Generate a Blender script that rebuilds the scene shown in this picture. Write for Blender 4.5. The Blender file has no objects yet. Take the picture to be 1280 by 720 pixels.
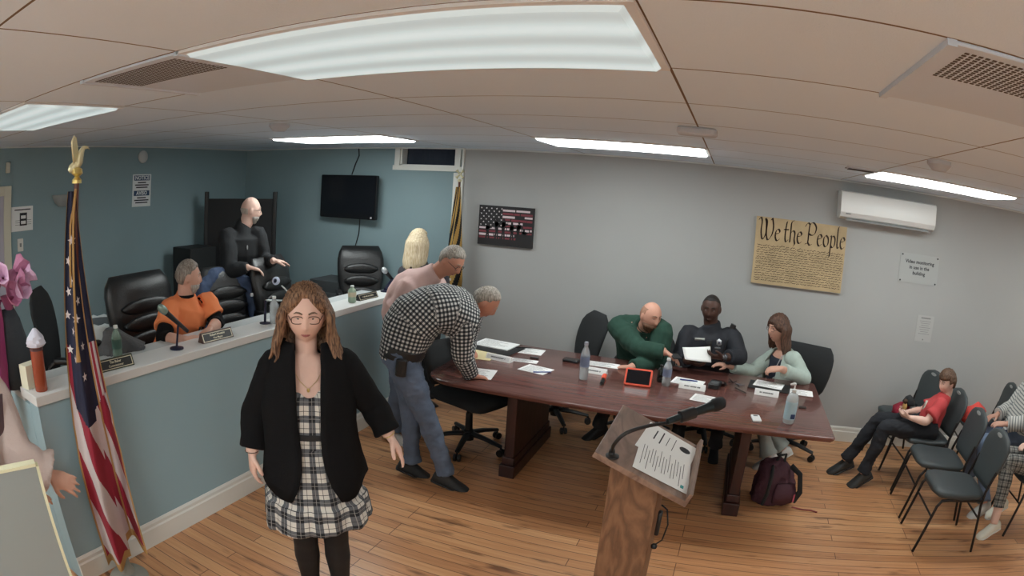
# A council meeting room seen by a wide-angle ceiling camera.  Units are metres; x runs along the grey wall, y towards it.
import bpy, bmesh, math, random
from mathutils import Vector as V, Matrix, noise
R = math.radians
S = bpy.context.scene
COL = S.collection
# ---------------------------------------------------------------- camera
FLOOR, CEIL, WBACK, WLEFT, WRIGHT, WFRONT = 0.0, 2.452, 5.70, -5.73, 5.2, -1.3
CAMZ = 2.091
def basis(yaw, pitch, roll):
    F = V((math.sin(yaw)*math.cos(pitch), math.cos(yaw)*math.cos(pitch), math.sin(pitch)))
    Rr = V((math.cos(yaw), -math.sin(yaw), 0)); U = Rr.cross(F)
    return Rr*math.cos(roll)+U*math.sin(roll), -Rr*math.sin(roll)+U*math.cos(roll), F
cr, cu, cf = basis(-0.34509, -0.16195, 0.06271)
cd = bpy.data.cameras.new('camera'); cam = bpy.data.objects.new('camera', cd); COL.objects.link(cam)
m = Matrix.Identity(4)
for i in range(3):
    m[i][0] = cr[i]; m[i][1] = cu[i]; m[i][2] = -cf[i]
m[2][3] = CAMZ
cam.matrix_world = m
cd.type = 'PANO'; cd.sensor_width = 36; cd.sensor_fit = 'HORIZONTAL'
cd.panorama_type = 'FISHEYE_LENS_POLYNOMIAL'
cd.fisheye_fov = R(170)
cd.fisheye_polynomial_k0 = 0; cd.fisheye_polynomial_k1 = -0.045466; cd.fisheye_polynomial_k2 = 0
cd.fisheye_polynomial_k3 = -8.8512e-6; cd.fisheye_polynomial_k4 = 0
cd.clip_start = 0.02; cd.clip_end = 100
S.camera = cam
# ---------------------------------------------------------------- world, exposure
w = bpy.data.worlds.new('world'); S.world = w; w.use_nodes = True
w.node_tree.nodes['Background'].inputs[0].default_value = (0.5, 0.55, 0.6, 1)
w.node_tree.nodes['Background'].inputs[1].default_value = 0.05
S.view_settings.view_transform = 'Standard'; S.view_settings.look = 'None'
S.view_settings.gamma = 1; S.view_settings.use_curve_mapping = False
S.view_settings.exposure = 0.0
LAMP = 12.0; LAMP_FILL = 19.0
S.cycles.use_denoising = True
S.cycles.max_bounces = 8; S.cycles.diffuse_bounces = 5
random.seed(7)

# ---------------------------------------------------------------- materials
def lin(c):
    return tuple((x/12.92 if x <= .04045 else ((x+.055)/1.055)**2.4) for x in c)
def rgb(r, g, b): return lin((r/255, g/255, b/255))
MATS = {}
def mat(name, col, rough=.6, metal=0, bump=0, bscale=60, var=0, vscale=8, trans=0, alpha=1, spec=.5, coat=0, sheen=0, emit=0, stretch=None):
    if name in MATS: return MATS[name]
    mm = bpy.data.materials.new(name); mm.use_nodes = True; MATS[name] = mm
    nt = mm.node_tree; b = nt.nodes['Principled BSDF']
    b.inputs['Base Color'].default_value = (*col, 1); b.inputs['Roughness'].default_value = rough
    b.inputs['Metallic'].default_value = metal; b.inputs['Specular IOR Level'].default_value = spec
    b.inputs['Transmission Weight'].default_value = trans; b.inputs['Alpha'].default_value = alpha
    b.inputs['Coat Weight'].default_value = coat
    if sheen: b.inputs['Sheen Weight'].default_value = sheen
    if emit:
        b.inputs['Emission Color'].default_value = (*col, 1); b.inputs['Emission Strength'].default_value = emit
    tc = nt.nodes.new('ShaderNodeTexCoord')
    src = tc.outputs['Object']
    if stretch:
        mp = nt.nodes.new('ShaderNodeMapping'); mp.inputs['Scale'].default_value = stretch
        nt.links.new(src, mp.inputs[0]); src = mp.outputs[0]
    if var:
        n = nt.nodes.new('ShaderNodeTexNoise'); n.inputs['Scale'].default_value = vscale; n.inputs['Detail'].default_value = 5
        nt.links.new(src, n.inputs['Vector'])
        r = nt.nodes.new('ShaderNodeMapRange'); r.inputs[1].default_value = .3; r.inputs[2].default_value = .7
        r.inputs[3].default_value = 1-var; r.inputs[4].default_value = 1+var
        nt.links.new(n.outputs[0], r.inputs[0])
        mx = nt.nodes.new('ShaderNodeVectorMath'); mx.operation = 'SCALE'; mx.inputs[0].default_value = col
        nt.links.new(r.outputs[0], mx.inputs['Scale']); nt.links.new(mx.outputs[0], b.inputs['Base Color'])
    if bump:
        n = nt.nodes.new('ShaderNodeTexNoise'); n.inputs['Scale'].default_value = bscale; n.inputs['Detail'].default_value = 4
        nt.links.new(src, n.inputs['Vector'])
        bn = nt.nodes.new('ShaderNodeBump'); bn.inputs['Strength'].default_value = bump; bn.inputs['Distance'].default_value = .01
        nt.links.new(n.outputs[0], bn.inputs['Height']); nt.links.new(bn.outputs[0], b.inputs['Normal'])
    return mm
def math_node(nt, op, a, b=None, clamp=False):
    n = nt.nodes.new('ShaderNodeMath'); n.operation = op; n.use_clamp = clamp
    for i, x in enumerate((a, b)):
        if x is None: continue
        if isinstance(x, (int, float)): n.inputs[i].default_value = x
        else: nt.links.new(x, n.inputs[i])
    return n.outputs[0]
def mix_node(nt, f, a, b):
    n = nt.nodes.new('ShaderNodeMix'); n.data_type = 'RGBA'
    for k, x in ((0, f), (6, a), (7, b)):
        if isinstance(x, (int, float)): n.inputs[k].default_value = x
        elif isinstance(x, tuple): n.inputs[k].default_value = (*x, 1)
        else: nt.links.new(x, n.inputs[k])
    return n.outputs[2]
def wood(name, c1, c2, rough, scale, spec=.5, coat=0, rings=6, dist=6):
    mm = mat(name, c1, rough, spec=spec, coat=coat); nt = mm.node_tree; b = nt.nodes['Principled BSDF']
    tc = nt.nodes.new('ShaderNodeTexCoord'); mp = nt.nodes.new('ShaderNodeMapping'); mp.inputs['Scale'].default_value = scale
    nt.links.new(tc.outputs['Object'], mp.inputs[0])
    n = nt.nodes.new('ShaderNodeTexNoise'); n.inputs['Scale'].default_value = 3; n.inputs['Detail'].default_value = 6; n.inputs['Distortion'].default_value = .6
    nt.links.new(mp.outputs[0], n.inputs['Vector'])
    wv = math_node(nt, 'FRACT', math_node(nt, 'MULTIPLY', n.outputs[0], float(rings)))
    wv = math_node(nt, 'ABSOLUTE', math_node(nt, 'SUBTRACT', wv, .5))
    wv = math_node(nt, 'MULTIPLY', wv, 2.0, True)
    nt.links.new(mix_node(nt, wv, c2, c1), b.inputs['Base Color'])
    bn = nt.nodes.new('ShaderNodeBump'); bn.inputs['Strength'].default_value = .15; bn.inputs['Distance'].default_value = .003
    nt.links.new(wv, bn.inputs['Height']); nt.links.new(bn.outputs[0], b.inputs['Normal'])
    return mm
def floor_mat():
    mm = mat('strip wood floor', rgb(170, 110, 70), .3); nt = mm.node_tree; b = nt.nodes['Principled BSDF']
    tc = nt.nodes.new('ShaderNodeTexCoord')
    br = nt.nodes.new('ShaderNodeTexBrick'); br.offset = .37; br.offset_frequency = 3
    br.inputs['Brick Width'].default_value = 1.7; br.inputs['Row Height'].default_value = .082
    br.inputs['Mortar Size'].default_value = .0028; br.inputs['Scale'].default_value = 1; br.inputs['Bias'].default_value = 0
    br.inputs['Color1'].default_value = (0, 0, 0, 1); br.inputs['Color2'].default_value = (1, 1, 1, 1); br.inputs['Mortar'].default_value = (.5, .5, .5, 1)
    nt.links.new(tc.outputs['Object'], br.inputs['Vector'])
    sp = nt.nodes.new('ShaderNodeSeparateXYZ'); nt.links.new(tc.outputs['Object'], sp.inputs[0])
    row = math_node(nt, 'FLOOR', math_node(nt, 'DIVIDE', sp.outputs[1], .082))
    cb = nt.nodes.new('ShaderNodeCombineXYZ')
    nt.links.new(math_node(nt, 'ADD', math_node(nt, 'MULTIPLY', sp.outputs[0], 1.6), math_node(nt, 'MULTIPLY', row, 7.3)), cb.inputs[0])
    nt.links.new(math_node(nt, 'MULTIPLY', sp.outputs[1], 42), cb.inputs[1]); nt.links.new(row, cb.inputs[2])
    gr = nt.nodes.new('ShaderNodeTexNoise'); gr.inputs['Scale'].default_value = 1; gr.inputs['Detail'].default_value = 6; gr.inputs['Roughness'].default_value = .6
    nt.links.new(cb.outputs[0], gr.inputs['Vector'])
    wn = nt.nodes.new('ShaderNodeTexWhiteNoise'); wn.noise_dimensions = '2D'
    cb2 = nt.nodes.new('ShaderNodeCombineXYZ'); nt.links.new(row, cb2.inputs[0])
    nt.links.new(math_node(nt, 'MULTIPLY', br.outputs['Color'], 10.0), cb2.inputs[1]); nt.links.new(cb2.outputs[0], wn.inputs['Vector'])
    ramp = nt.nodes.new('ShaderNodeValToRGB'); e = ramp.color_ramp.elements
    e[0].position = .0; e[0].color = (*rgb(160, 106, 72), 1); e[1].position = 1; e[1].color = (*rgb(222, 174, 128), 1)
    x = e.new(.45); x.color = (*rgb(198, 142, 98), 1)
    g = math_node(nt, 'ADD', math_node(nt, 'MULTIPLY', wn.outputs[0], .35), math_node(nt, 'MULTIPLY', math_node(nt, 'SUBTRACT', gr.outputs[0], .22), 1.15), True)
    nt.links.new(g, ramp.inputs[0])
    # dark knots and worn marks
    kn = nt.nodes.new('ShaderNodeTexNoise'); kn.inputs['Scale'].default_value = 1; kn.inputs['Detail'].default_value = 3
    mp = nt.nodes.new('ShaderNodeMapping'); mp.inputs['Scale'].default_value = (2.4, 11, 1); nt.links.new(tc.outputs['Object'], mp.inputs[0]); nt.links.new(mp.outputs[0], kn.inputs['Vector'])
    kk = nt.nodes.new('ShaderNodeMapRange'); kk.inputs[1].default_value = .60; kk.inputs[2].default_value = .72; nt.links.new(kn.outputs[0], kk.inputs[0])
    c = mix_node(nt, math_node(nt, 'MULTIPLY', kk.outputs[0], .75), ramp.outputs[0], rgb(84, 44, 26))
    c = mix_node(nt, math_node(nt, 'MULTIPLY', br.outputs['Fac'], .8), c, rgb(70, 38, 24))
    nt.links.new(c, b.inputs['Base Color'])
    nt.links.new(math_node(nt, 'ADD', math_node(nt, 'MULTIPLY', gr.outputs[0], .22), .2), b.inputs['Roughness'])
    bn = nt.nodes.new('ShaderNodeBump'); bn.inputs['Strength'].default_value = .25; bn.inputs['Distance'].default_value = .002; bn.invert = True
    nt.links.new(br.outputs['Fac'], bn.inputs['Height']); nt.links.new(bn.outputs[0], b.inputs['Normal'])
    return mm
def ceiling_mat():
    mm = mat('ceiling tile', rgb(226, 216, 206), .9, bump=.25, bscale=220, spec=.2); nt = mm.node_tree; b = nt.nodes['Principled BSDF']
    tc = nt.nodes.new('ShaderNodeTexCoord'); mp = nt.nodes.new('ShaderNodeMapping'); mp.inputs['Location'].default_value = (1.404+12.192, -1.664+12.192, 0)
    nt.links.new(tc.outputs['Object'], mp.inputs[0])
    br = nt.nodes.new('ShaderNodeTexBrick'); br.offset = 0
    br.inputs['Brick Width'].default_value = 1.2192; br.inputs['Row Height'].default_value = .6096
    br.inputs['Mortar Size'].default_value = .0045; br.inputs['Scale'].default_value = 1; br.inputs['Mortar Smooth'].default_value = .1
    nt.links.new(mp.outputs[0], br.inputs['Vector'])
    n = nt.nodes.new('ShaderNodeTexNoise'); n.inputs['Scale'].default_value = 1.3; nt.links.new(tc.outputs['Object'], n.inputs['Vector'])
    base = mix_node(nt, n.outputs[0], rgb(222, 236, 250), rgb(228, 241, 253))
    nt.links.new(mix_node(nt, br.outputs['Fac'], base, rgb(120, 100, 84)), b.inputs['Base Color'])
    return mm

# ---------------------------------------------------------------- mesh kit
class MB:
    def __init__(s): s.v = []; s.f = []; s.m = []
    def add(s, vs, fs, mi=0):
        o = len(s.v); s.v += [tuple(x) for x in vs]; s.f += [tuple(i+o for i in f) for f in fs]; s.m += [mi]*len(fs); return s
    def box(s, c, d, M=None, mi=0, tap=1.0):
        vs = []
        for z in (-.5, .5):
            k = tap if z > 0 else 1
            for x, y in ((-.5, -.5), (.5, -.5), (.5, .5), (-.5, .5)):
                p = V((x*d[0]*k, y*d[1]*k, z*d[2]))
                if M is not None: p = M @ p
                vs.append(p+V(c))
        return s.add(vs, [(3, 2, 1, 0), (4, 5, 6, 7), (0, 1, 5, 4), (1, 2, 6, 5), (2, 3, 7, 6), (3, 0, 4, 7)], mi)
    def rbox(s, c, d, r, M=None, mi=0, n=4, axis=2):
        # box with rounded corners in the plane across AXIS and a small chamfer along it
        a = [i for i in range(3) if i != axis]; pts = []
        for cx, cy, a0 in ((1, 1, 0), (-1, 1, 90), (-1, -1, 180), (1, -1, 270)):
            for k in range(n+1):
                t = R(a0+90*k/n); pts.append((cx*(d[a[0]]/2-r)+r*math.cos(t), cy*(d[a[1]]/2-r)+r*math.sin(t)))
        h = d[axis]/2; ch = min(r*.4, h*.45); rings = []
        mx = max(d[a[0]], d[a[1]])
        for z, k in ((-h, -ch), (-h+ch, 0), (h-ch, 0), (h, -ch)):
            ring = []
            for x, y in pts:
                q = [0, 0, 0]; q[a[0]] = x*(1+2*k/d[a[0]]); q[a[1]] = y*(1+2*k/d[a[1]]); q[axis] = z
                p = V(q)
                if M is not None: p = M @ p
                ring.append(p+V(c))
            rings.append(ring)
        return s.loft(rings, mi)
    def loft(s, rings, mi=0, cap=True, closed=False):
        n = len(rings[0]); vs = [p for r in rings for p in r]; fs = []
        L = len(rings)
        for i in range(L if closed else L-1):
            j = (i+1) % L
            for k in range(n):
                l = (k+1) % n; fs.append((i*n+k, i*n+l, j*n+l, j*n+k))
        if cap and not closed:
            fs.append(tuple(range(n-1, -1, -1))); fs.append(tuple((L-1)*n+k for k in range(n)))
        return s.add(vs, fs, mi)
    def tube(s, pts, rad, n=8, mi=0, closed=False, flat=1.0, up=None):
        pts = [V(p) for p in pts]; rr = rad if isinstance(rad, (list, tuple)) else [rad]*len(pts)
        rings = []; prev = None; L = len(pts)
        for i, p in enumerate(pts):
            if closed: d = pts[(i+1) % L]-pts[i-1]
            else: d = pts[min(i+1, L-1)]-pts[max(i-1, 0)]
            d = d.normalized() if d.length > 1e-9 else V((0, 0, 1))
            if prev is None:
                ref = V(up) if up else (V((0, 0, 1)) if abs(d.z) < .9 else V((1, 0, 0)))
                x = (ref-d*ref.dot(d)).normalized()
            else: x = (prev-d*prev.dot(d)).normalized()
            prev = x; y = d.cross(x)
            rings.append([p+(x*math.cos(2*math.pi*k/n)*flat+y*math.sin(2*math.pi*k/n))*rr[i] for k in range(n)])
        return s.loft(rings, mi, True, closed)
    def lathe(s, prof, c=(0, 0, 0), n=20, M=None, mi=0):
        rings = []
        for r, z in prof:
            ring = []
            for k in range(n):
                t = 2*math.pi*k/n; p = V((r*math.cos(t), r*math.sin(t), z))
                if M is not None: p = M @ p
                ring.append(p+V(c))
            rings.append(ring)
        return s.loft(rings, mi)
    def ell(s, c, r, M=None, n=14, mi=0):
        prof = [(max(math.sin(math.pi*i/n), .02), -math.cos(math.pi*i/n)) for i in range(n+1)]
        rings = []
        for a, z in prof:
            ring = []
            for k in range(2*n):
                t = math.pi*k/n; p = V((a*math.cos(t)*r[0], a*math.sin(t)*r[1], z*r[2]))
                if M is not None: p = M @ p
                ring.append(p+V(c))
            rings.append(ring)
        return s.loft(rings, mi)
    def prism(s, pts, dirv, mi=0):
        pts = [V(p) for p in pts]; return s.loft([pts, [p+V(dirv) for p in pts]], mi)
    def build(s, name, mats, parent=None, smooth=None, bevel=0):
        me = bpy.data.meshes.new(name); me.from_pydata(s.v, [], s.f)
        if not isinstance(mats, (list, tuple)): mats = [mats]
        for x in mats: me.materials.append(x)
        if len(mats) > 1: me.polygons.foreach_set('material_index', s.m)
        bm = bmesh.new(); bm.from_mesh(me); bmesh.ops.recalc_face_normals(bm, faces=bm.faces); bm.to_mesh(me); bm.free()
        o = bpy.data.objects.new(name, me); COL.objects.link(o)
        if smooth is not None:
            me.shade_smooth()
            if smooth < 180:
                me.set_sharp_from_angle(angle=R(smooth))
        if bevel:
            b = o.modifiers.new('b', 'BEVEL'); b.width = bevel; b.segments = 2; b.limit_method = 'ANGLE'; b.angle_limit = R(40)
        if parent is not None: o.parent = parent
        return o
def rotm(axis, deg): return Matrix.Rotation(R(deg), 3, axis)
def frame(z, x=None):
    z = V(z).normalized(); x = V(x) if x is not None else (V((1, 0, 0)) if abs(z.x) < .9 else V((0, 1, 0)))
    x = (x-z*x.dot(z)).normalized(); y = z.cross(x); m = Matrix.Identity(3)
    for i in range(3): m[i][0] = x[i]; m[i][1] = y[i]; m[i][2] = z[i]
    return m
def tag(o, label, cat, group=None, kind=None):
    o['label'] = label; o['category'] = cat
    if group: o['group'] = group
    if kind: o['kind'] = kind
    return o
def thing(name, loc, rz, label, cat, group=None):
    e = bpy.data.objects.new(name, None); COL.objects.link(e); e.location = loc; e.rotation_euler = (0, 0, R(rz)); e.empty_display_size = .1
    return tag(e, label, cat, group)
def struct(o): o['kind'] = 'structure'; return o
def copy_thing(o, loc, rz, label, parent=None):
    c = o.copy(); COL.objects.link(c)
    if parent is None:
        c.location = loc; c.rotation_euler = (0, 0, R(rz)); c['label'] = label
    else: c.parent = parent
    for ch in list(o.children): copy_thing(ch, None, 0, None, c)
    return c
def text_mesh(mb, s, origin, xdir, ydir, h, mi=0, off=0.0, shear=0, align='CENTER', depth=.0012, bold=0.0, sx=1.0):
    # lettering: the built-in font turned to faces on the plane (xdir, ydir)
    cu_ = bpy.data.curves.new('t', 'FONT'); cu_.body = s; cu_.size = h*1.35; cu_.align_x = align; cu_.align_y = 'CENTER'; cu_.shear = shear; cu_.resolution_u = 2; cu_.offset = bold
    o = bpy.data.objects.new('t', cu_); COL.objects.link(o)
    dg = bpy.context.evaluated_depsgraph_get(); dg.update(); ev = o.evaluated_get(dg); me = bpy.data.meshes.new_from_object(ev)
    x = V(xdir).normalized(); y = V(ydir).normalized(); nn = x.cross(y)
    mb.add([V(origin)+x*v.co.x*sx+y*v.co.y+nn*(off+depth) for v in me.vertices], [tuple(p.vertices) for p in me.polygons], mi)
    bpy.data.objects.remove(o); bpy.data.meshes.remove(me); bpy.data.curves.remove(cu_)
M_ = mat
# ---------------------------------------------------------------- common materials
TEAL = mat('teal wall paint', rgb(134, 156, 161), .75, bump=.06, bscale=180, var=.02, vscale=2)
GREY = mat('grey wall paint', rgb(170, 171, 170), .8, bump=.06, bscale=180, var=.015, vscale=2)
DAIST = mat('grey green counter front paint', rgb(148, 175, 184), .6, bump=.05, bscale=160)
WHITE = mat('white trim paint', rgb(222, 222, 216), .45, bump=.03)
BLACKP = mat('black plastic', rgb(26, 26, 28), .45)
BLACKL = mat('black leather', rgb(30, 30, 31), .36, bump=.3, bscale=90, spec=.6)
BLACKF = mat('black fabric', rgb(38, 40, 42), .9, bump=.4, bscale=400)
CHROME = mat('brushed steel', rgb(170, 170, 172), .3, 1)
PAPER = mat('white paper', rgb(232, 232, 230), .8)
INK = mat('printed ink', rgb(50, 50, 54), .8)
GOLD = mat('gold metal', rgb(214, 190, 120), .3, .8)
MAHOG = wood('mahogany veneer', rgb(112, 72, 66), rgb(88, 54, 48), .22, (.5, 6, 6), coat=.25, rings=4)
MAHOGD = wood('dark mahogany legs', rgb(62, 30, 26), rgb(44, 21, 19), .35, (4, 4, .5), rings=3)
CLEAR = mat('clear plastic', rgb(225, 235, 235), .08, trans=.85, alpha=.75)
# ---------------------------------------------------------------- the room
def quad(name, pts, m_):
    mb = MB(); mb.add(pts, [(0, 1, 2, 3)]); return struct(mb.build(name, m_))
quad('floor', [(WLEFT, WFRONT, 0), (WRIGHT, WFRONT, 0), (WRIGHT, WBACK, 0), (WLEFT, WBACK, 0)], floor_mat())
quad('ceiling', [(WLEFT, WFRONT, CEIL), (WLEFT, WBACK, CEIL), (WRIGHT, WBACK, CEIL), (WRIGHT, WFRONT, CEIL)], ceiling_mat())
XS = -2.635   # where the grey wall meets the teal one
mb = MB(); mb.box(((XS+WRIGHT)/2, WBACK+.06, CEIL/2), (WRIGHT-XS, .12, CEIL)); struct(mb.build('wall_back', GREY))
# teal part of the back wall with a hole for the high window
wx0, wx1, wz0 = -3.385, -2.735, 2.262
mb = MB()
mb.box(((WLEFT+wx0)/2, WBACK+.06, CEIL/2), (wx0-WLEFT, .12, CEIL))
mb.box(((wx0+XS)/2, WBACK+.06, wz0/2), (XS-wx0, .12, wz0))
mb.box(((wx1+XS)/2, WBACK+.06, (wz0+CEIL)/2), (XS-wx1, .12, CEIL-wz0))
struct(mb.build('wall_dais', TEAL))
mb = MB(); mb.box((WLEFT-.06, (WFRONT+WBACK)/2, CEIL/2), (.12, WBACK-WFRONT+.24, CEIL)); struct(mb.build('wall_left', TEAL))
mb = MB(); mb.box((WRIGHT+.06, (WFRONT+WBACK)/2, CEIL/2), (.12, WBACK-WFRONT+.24, CEIL)); struct(mb.build('wall_right', mat('off white wall paint', rgb(228, 226, 222), .8)))
mb = MB(); mb.box(((WLEFT+WRIGHT)/2, WFRONT-.06, CEIL/2), (WRIGHT-WLEFT, .12, CEIL)); struct(mb.build('wall_front', mat('off white wall paint', rgb(228, 226, 222), .8)))
def baseboard(name, a, b, nrm):
    a, b, n = V(a), V(b), V(nrm); mb = MB()
    prof = [(0, 0), (.016, 0), (.016, .10), (.011, .108), (.011, .135), (.005, .15), (0, .15)]
    mb.loft([[p+n*x+V((0, 0, z)) for x, z in prof] for p in (a, b)]); return mb.build(name, WHITE)
struct(baseboard('baseboard_back', (XS+.0, WBACK, 0), (WRIGHT, WBACK, 0), (0, -1, 0)))
struct(baseboard('baseboard_right', (WRIGHT, WBACK, 0), (WRIGHT, WFRONT, 0), (-1, 0, 0)))
# high window: white casing, deep reveal, dark pane with a curtain behind
mb = MB()
mb.box(((wx0+wx1)/2, WBACK-.008, wz0-.025), (wx1-wx0+.16, .03, .05))
mb.box((wx0-.03, WBACK-.008, (wz0+CEIL)/2), (.06, .03, CEIL-wz0)); mb.box((wx1+.03, WBACK-.008, (wz0+CEIL)/2), (.06, .03, CEIL-wz0))
mb.box((wx0+.01, WBACK+.07, (wz0+CEIL)/2), (.02, .14, CEIL-wz0)); mb.box(((wx0+wx1)/2, WBACK+.07, wz0+.006), (wx1-wx0, .14, .012))
wf = struct(mb.build('window_1', WHITE))
mb = MB(); n = 40; top = []; pts = []
for k in range(n+1):
    x = wx0+(wx1-wx0)*k/n; pts.append((x, WBACK+.10+.008*math.sin(k*1.7)+.004*math.sin(k*3.1)))
mb.add([(x, y, wz0) for x, y in pts]+[(x, y, CEIL) for x, y in pts], [(k, k+1, k+n+2, k+n+1) for k in range(n)])
mb.build('curtain', mat('dark navy curtain', rgb(38, 46, 60), .8), wf, smooth=180)
mb = MB(); mb.box((-2.69, WBACK-.01, 1.1), (.10, .03, 2.2)); struct(mb.build('trim_1', WHITE, bevel=.004))
mb = MB(); mb.box((-2.642, WBACK-.012, CEIL/2+.0), (.022, .034, CEIL)); struct(mb.build('trim_2', WHITE, bevel=.003))
# ceiling edge angle
mb = MB(); mb.box(((WLEFT+WRIGHT)/2, WBACK-.012, CEIL-.006), (WRIGHT-WLEFT, .024, .012)); mb.box((WLEFT+.012, (WFRONT+WBACK)/2, CEIL-.006), (.024, WBACK-WFRONT, .012)); struct(mb.build('trim_3', mat('ceiling angle', rgb(212, 216, 216), .6)))
# left door with its casing
mb = MB(); DY = 2.21
mb.box((WLEFT+.012, DY-.045, 1.045), (.03, .09, 2.09)); mb.box((WLEFT+.012, 1.70, 2.045), (.03, .84, .09)); mb.box((WLEFT+.012, 1.235, 1.045), (.03, .09, 2.09))
struct(mb.build('trim_4', mat('door casing paint', rgb(205, 202, 184), .5), bevel=.004))
mb = MB(); mb.box((WLEFT+.012, 1.70, 1.0), (.02, .84, 2.0)); dr = struct(mb.build('door_1', mat('pale grey door', rgb(176, 172, 184), .5), bevel=.003))
mb = MB(); mb.lathe([(.028, 0), (.028, .012), (.012, .018), (.012, .05), (.026, .06), (.028, .075), (.018, .088)], (WLEFT+.022, 2.06, .93), 16, rotm('Y', 90)); mb.build('door_handle', CHROME, dr, smooth=40)
mb = MB(); mb.rbox((WLEFT+.028, 2.08, .75), (.01, .06, .12), .01, axis=0); mb.build('lock_plate', BLACKP, dr)
# ---------------------------------------------------------------- ceiling fixtures
def diffuser_mat(strength, name, amp=.22):
    mm = bpy.data.materials.new(name); mm.use_nodes = True; nt = mm.node_tree; b = nt.nodes['Principled BSDF']
    b.inputs['Base Color'].default_value = (.35, .38, .38, 1)
    tc = nt.nodes.new('ShaderNodeTexCoord'); sp = nt.nodes.new('ShaderNodeSeparateXYZ'); nt.links.new(tc.outputs['Object'], sp.inputs[0])
    s_ = math_node(nt, 'SINE', math_node(nt, 'MULTIPLY', sp.outputs[1], 2*math.pi*3/.58))
    e = math_node(nt, 'ADD', 1.0, math_node(nt, 'MULTIPLY', s_, amp))
    b.inputs['Emission Color'].default_value = (.93, 1.0, .99, 1) if strength > 2 else (.86, 1.0, 1.0, 1)
    nt.links.new(math_node(nt, 'MULTIPLY', e, strength), b.inputs['Emission Strength'])
    return mm
DIFF = diffuser_mat(LAMP, 'prismatic diffuser')
FILL = diffuser_mat(LAMP_FILL, 'boosted fill diffuser')  # raised emission for the fill panels added behind the camera
DIM = diffuser_mat(.52, 'dimmed prismatic diffuser', .2)  # emission turned down so the two front panels render grey, not white
def ceiling_light(x0, y0, label, df=None):
    t = thing('ceiling_light', (x0+.6096, y0+.3048, CEIL), 0, label, 'ceiling light', 'recessed ceiling light panels')
    f = MB(); W, H, b = 1.2192, .6096, .022
    for cx, cy, sx, sy in ((0, H/2-b/2, W, b), (0, -H/2+b/2, W, b), (W/2-b/2, 0, b, H-2*b), (-W/2+b/2, 0, b, H-2*b)): f.box((cx, cy, -.004), (sx, sy, .01))
    f.build('frame', mat('white enamel light frame', rgb(225, 225, 225), .5), t)
    d = MB(); nx = 2; d.loft([[V((x*(W/2-b-k), y*(H/2-b-k), z)) for x, y in ((-1, -1), (1, -1), (1, 1), (-1, 1))] for z, k in ((0, 0), (-.008, 0), (-.02, .012))]); d.build('diffuser', df or DIFF, t)
    return t
X0, Y0 = -1.404, 1.664; F2 = .6096
ceiling_light(X0, Y0-F2, 'large ceiling light panel nearest the camera, top centre of the photo', DIM)
ceiling_light(X0-4*F2, Y0-F2, 'ceiling light panel at the left edge, over the flag', DIM)
ceiling_light(X0-4*F2, Y0+4*F2, 'far ceiling light panel above the wall television')
ceiling_light(X0, Y0+4*F2, 'far ceiling light panel above the conference table, middle of its row')
ceiling_light(X0+4*F2, Y0+4*F2, 'far ceiling light panel at the right, beside the wall air conditioner')
ceiling_light(X0+8*F2, Y0+4*F2, 'added unseen ceiling light panel past the right edge, brightening the grey wall')  # added out of view to lift the right part of the grey wall
ceiling_light(X0+4*F2, Y0-4*F2, 'added fill light panel unseen behind the camera, right one', FILL)  # this row is unseen, added to make up for the dimmed front panels
ceiling_light(X0, Y0-4*F2, 'added fill light panel unseen behind the camera, middle one', FILL)
ceiling_light(X0-4*F2, Y0-4*F2, 'added fill light panel unseen behind the camera, left one', FILL)
# ---------------------------------------------------------------- raised floor and counter (dais)
PZ = .28
mb = MB(); mb.box((-3.86, 3.45, PZ/2), (1.94, 4.5, PZ)); struct(mb.build('platform', mat('grey carpet', rgb(84, 84, 84), .95, bump=.4, bscale=300)))
cx0 = -2.775; cy0, cy1 = 1.14, 4.86
t = thing('dais_counter', (cx0, (cy0+cy1)/2, 0), 0, 'long grey-green council counter with a white top, crossing the left half of the room', 'counter')
L = cy1-cy0
mb = MB(); mb.box((-.06, 0, .54), (.12, L, 1.08)); mb.box((-.30, -L/2+.02, .51), (.355, .04, 1.02)); mb.build('front_panel', DAIST, t)
mb = MB(); mb.box((-.09, 0, 1.075), (.23, L+.03, .05)); mb.build('ledge', mat('white laminate', rgb(214, 214, 212), .35), t, bevel=.004)
mb = MB(); mb.box((-.34, 0, 1.035), (.28, L, .04)); mb.build('desk_surface', mat('pale grey laminate', rgb(186, 190, 190), .4), t, bevel=.004)
mb = MB(); prof = [(0, 0), (.018, 0), (.018, .115), (.012, .125), (.012, .145), (.004, .16), (0, .16)]
mb.loft([[V((x, y, z)) for x, z in prof] for y in (-L/2, L/2)]); mb.build('baseboard', WHITE, t)
# ---------------------------------------------------------------- office chairs
def star_base(parent, rad=.31, z=0, n=5, rot=10, m_=BLACKP):
    b = MB()
    for k in range(n):
        a = R(rot+360*k/n); d = V((math.cos(a), math.sin(a), 0))
        b.tube([V((0, 0, .125))+d*.02, V((0, 0, .115))+d*.15, V((0, 0, .085))+d*rad], [.032, .026, .02], 8, flat=.7)
        e = V((0, 0, .03))+d*rad
    b.lathe([(.045, .07), (.045, .15), (.032, .16), (.028, .3), (.022, .3), (.022, .42), (.05, .43), (.09, .44)], n=14)
    o = b.build('base', m_, parent, smooth=50)
    for k in range(n):
        a = R(rot+360*k/n); d = V((math.cos(a), math.sin(a), 0)); e = V((0, 0, .031))+d*rad
        c = MB(); s_ = V((-d.y, d.x, 0))
        for q in (-1, 1): c.lathe([(.01, -.01), (.029, -.01), (.031, 0), (.029, .01), (.01, .01)], e+s_*.017*q, 14, frame(s_))
        c.tube([e, e+V((0, 0, .05))], .008, 6)
        c.build('caster', m_, parent, smooth=40)
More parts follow.
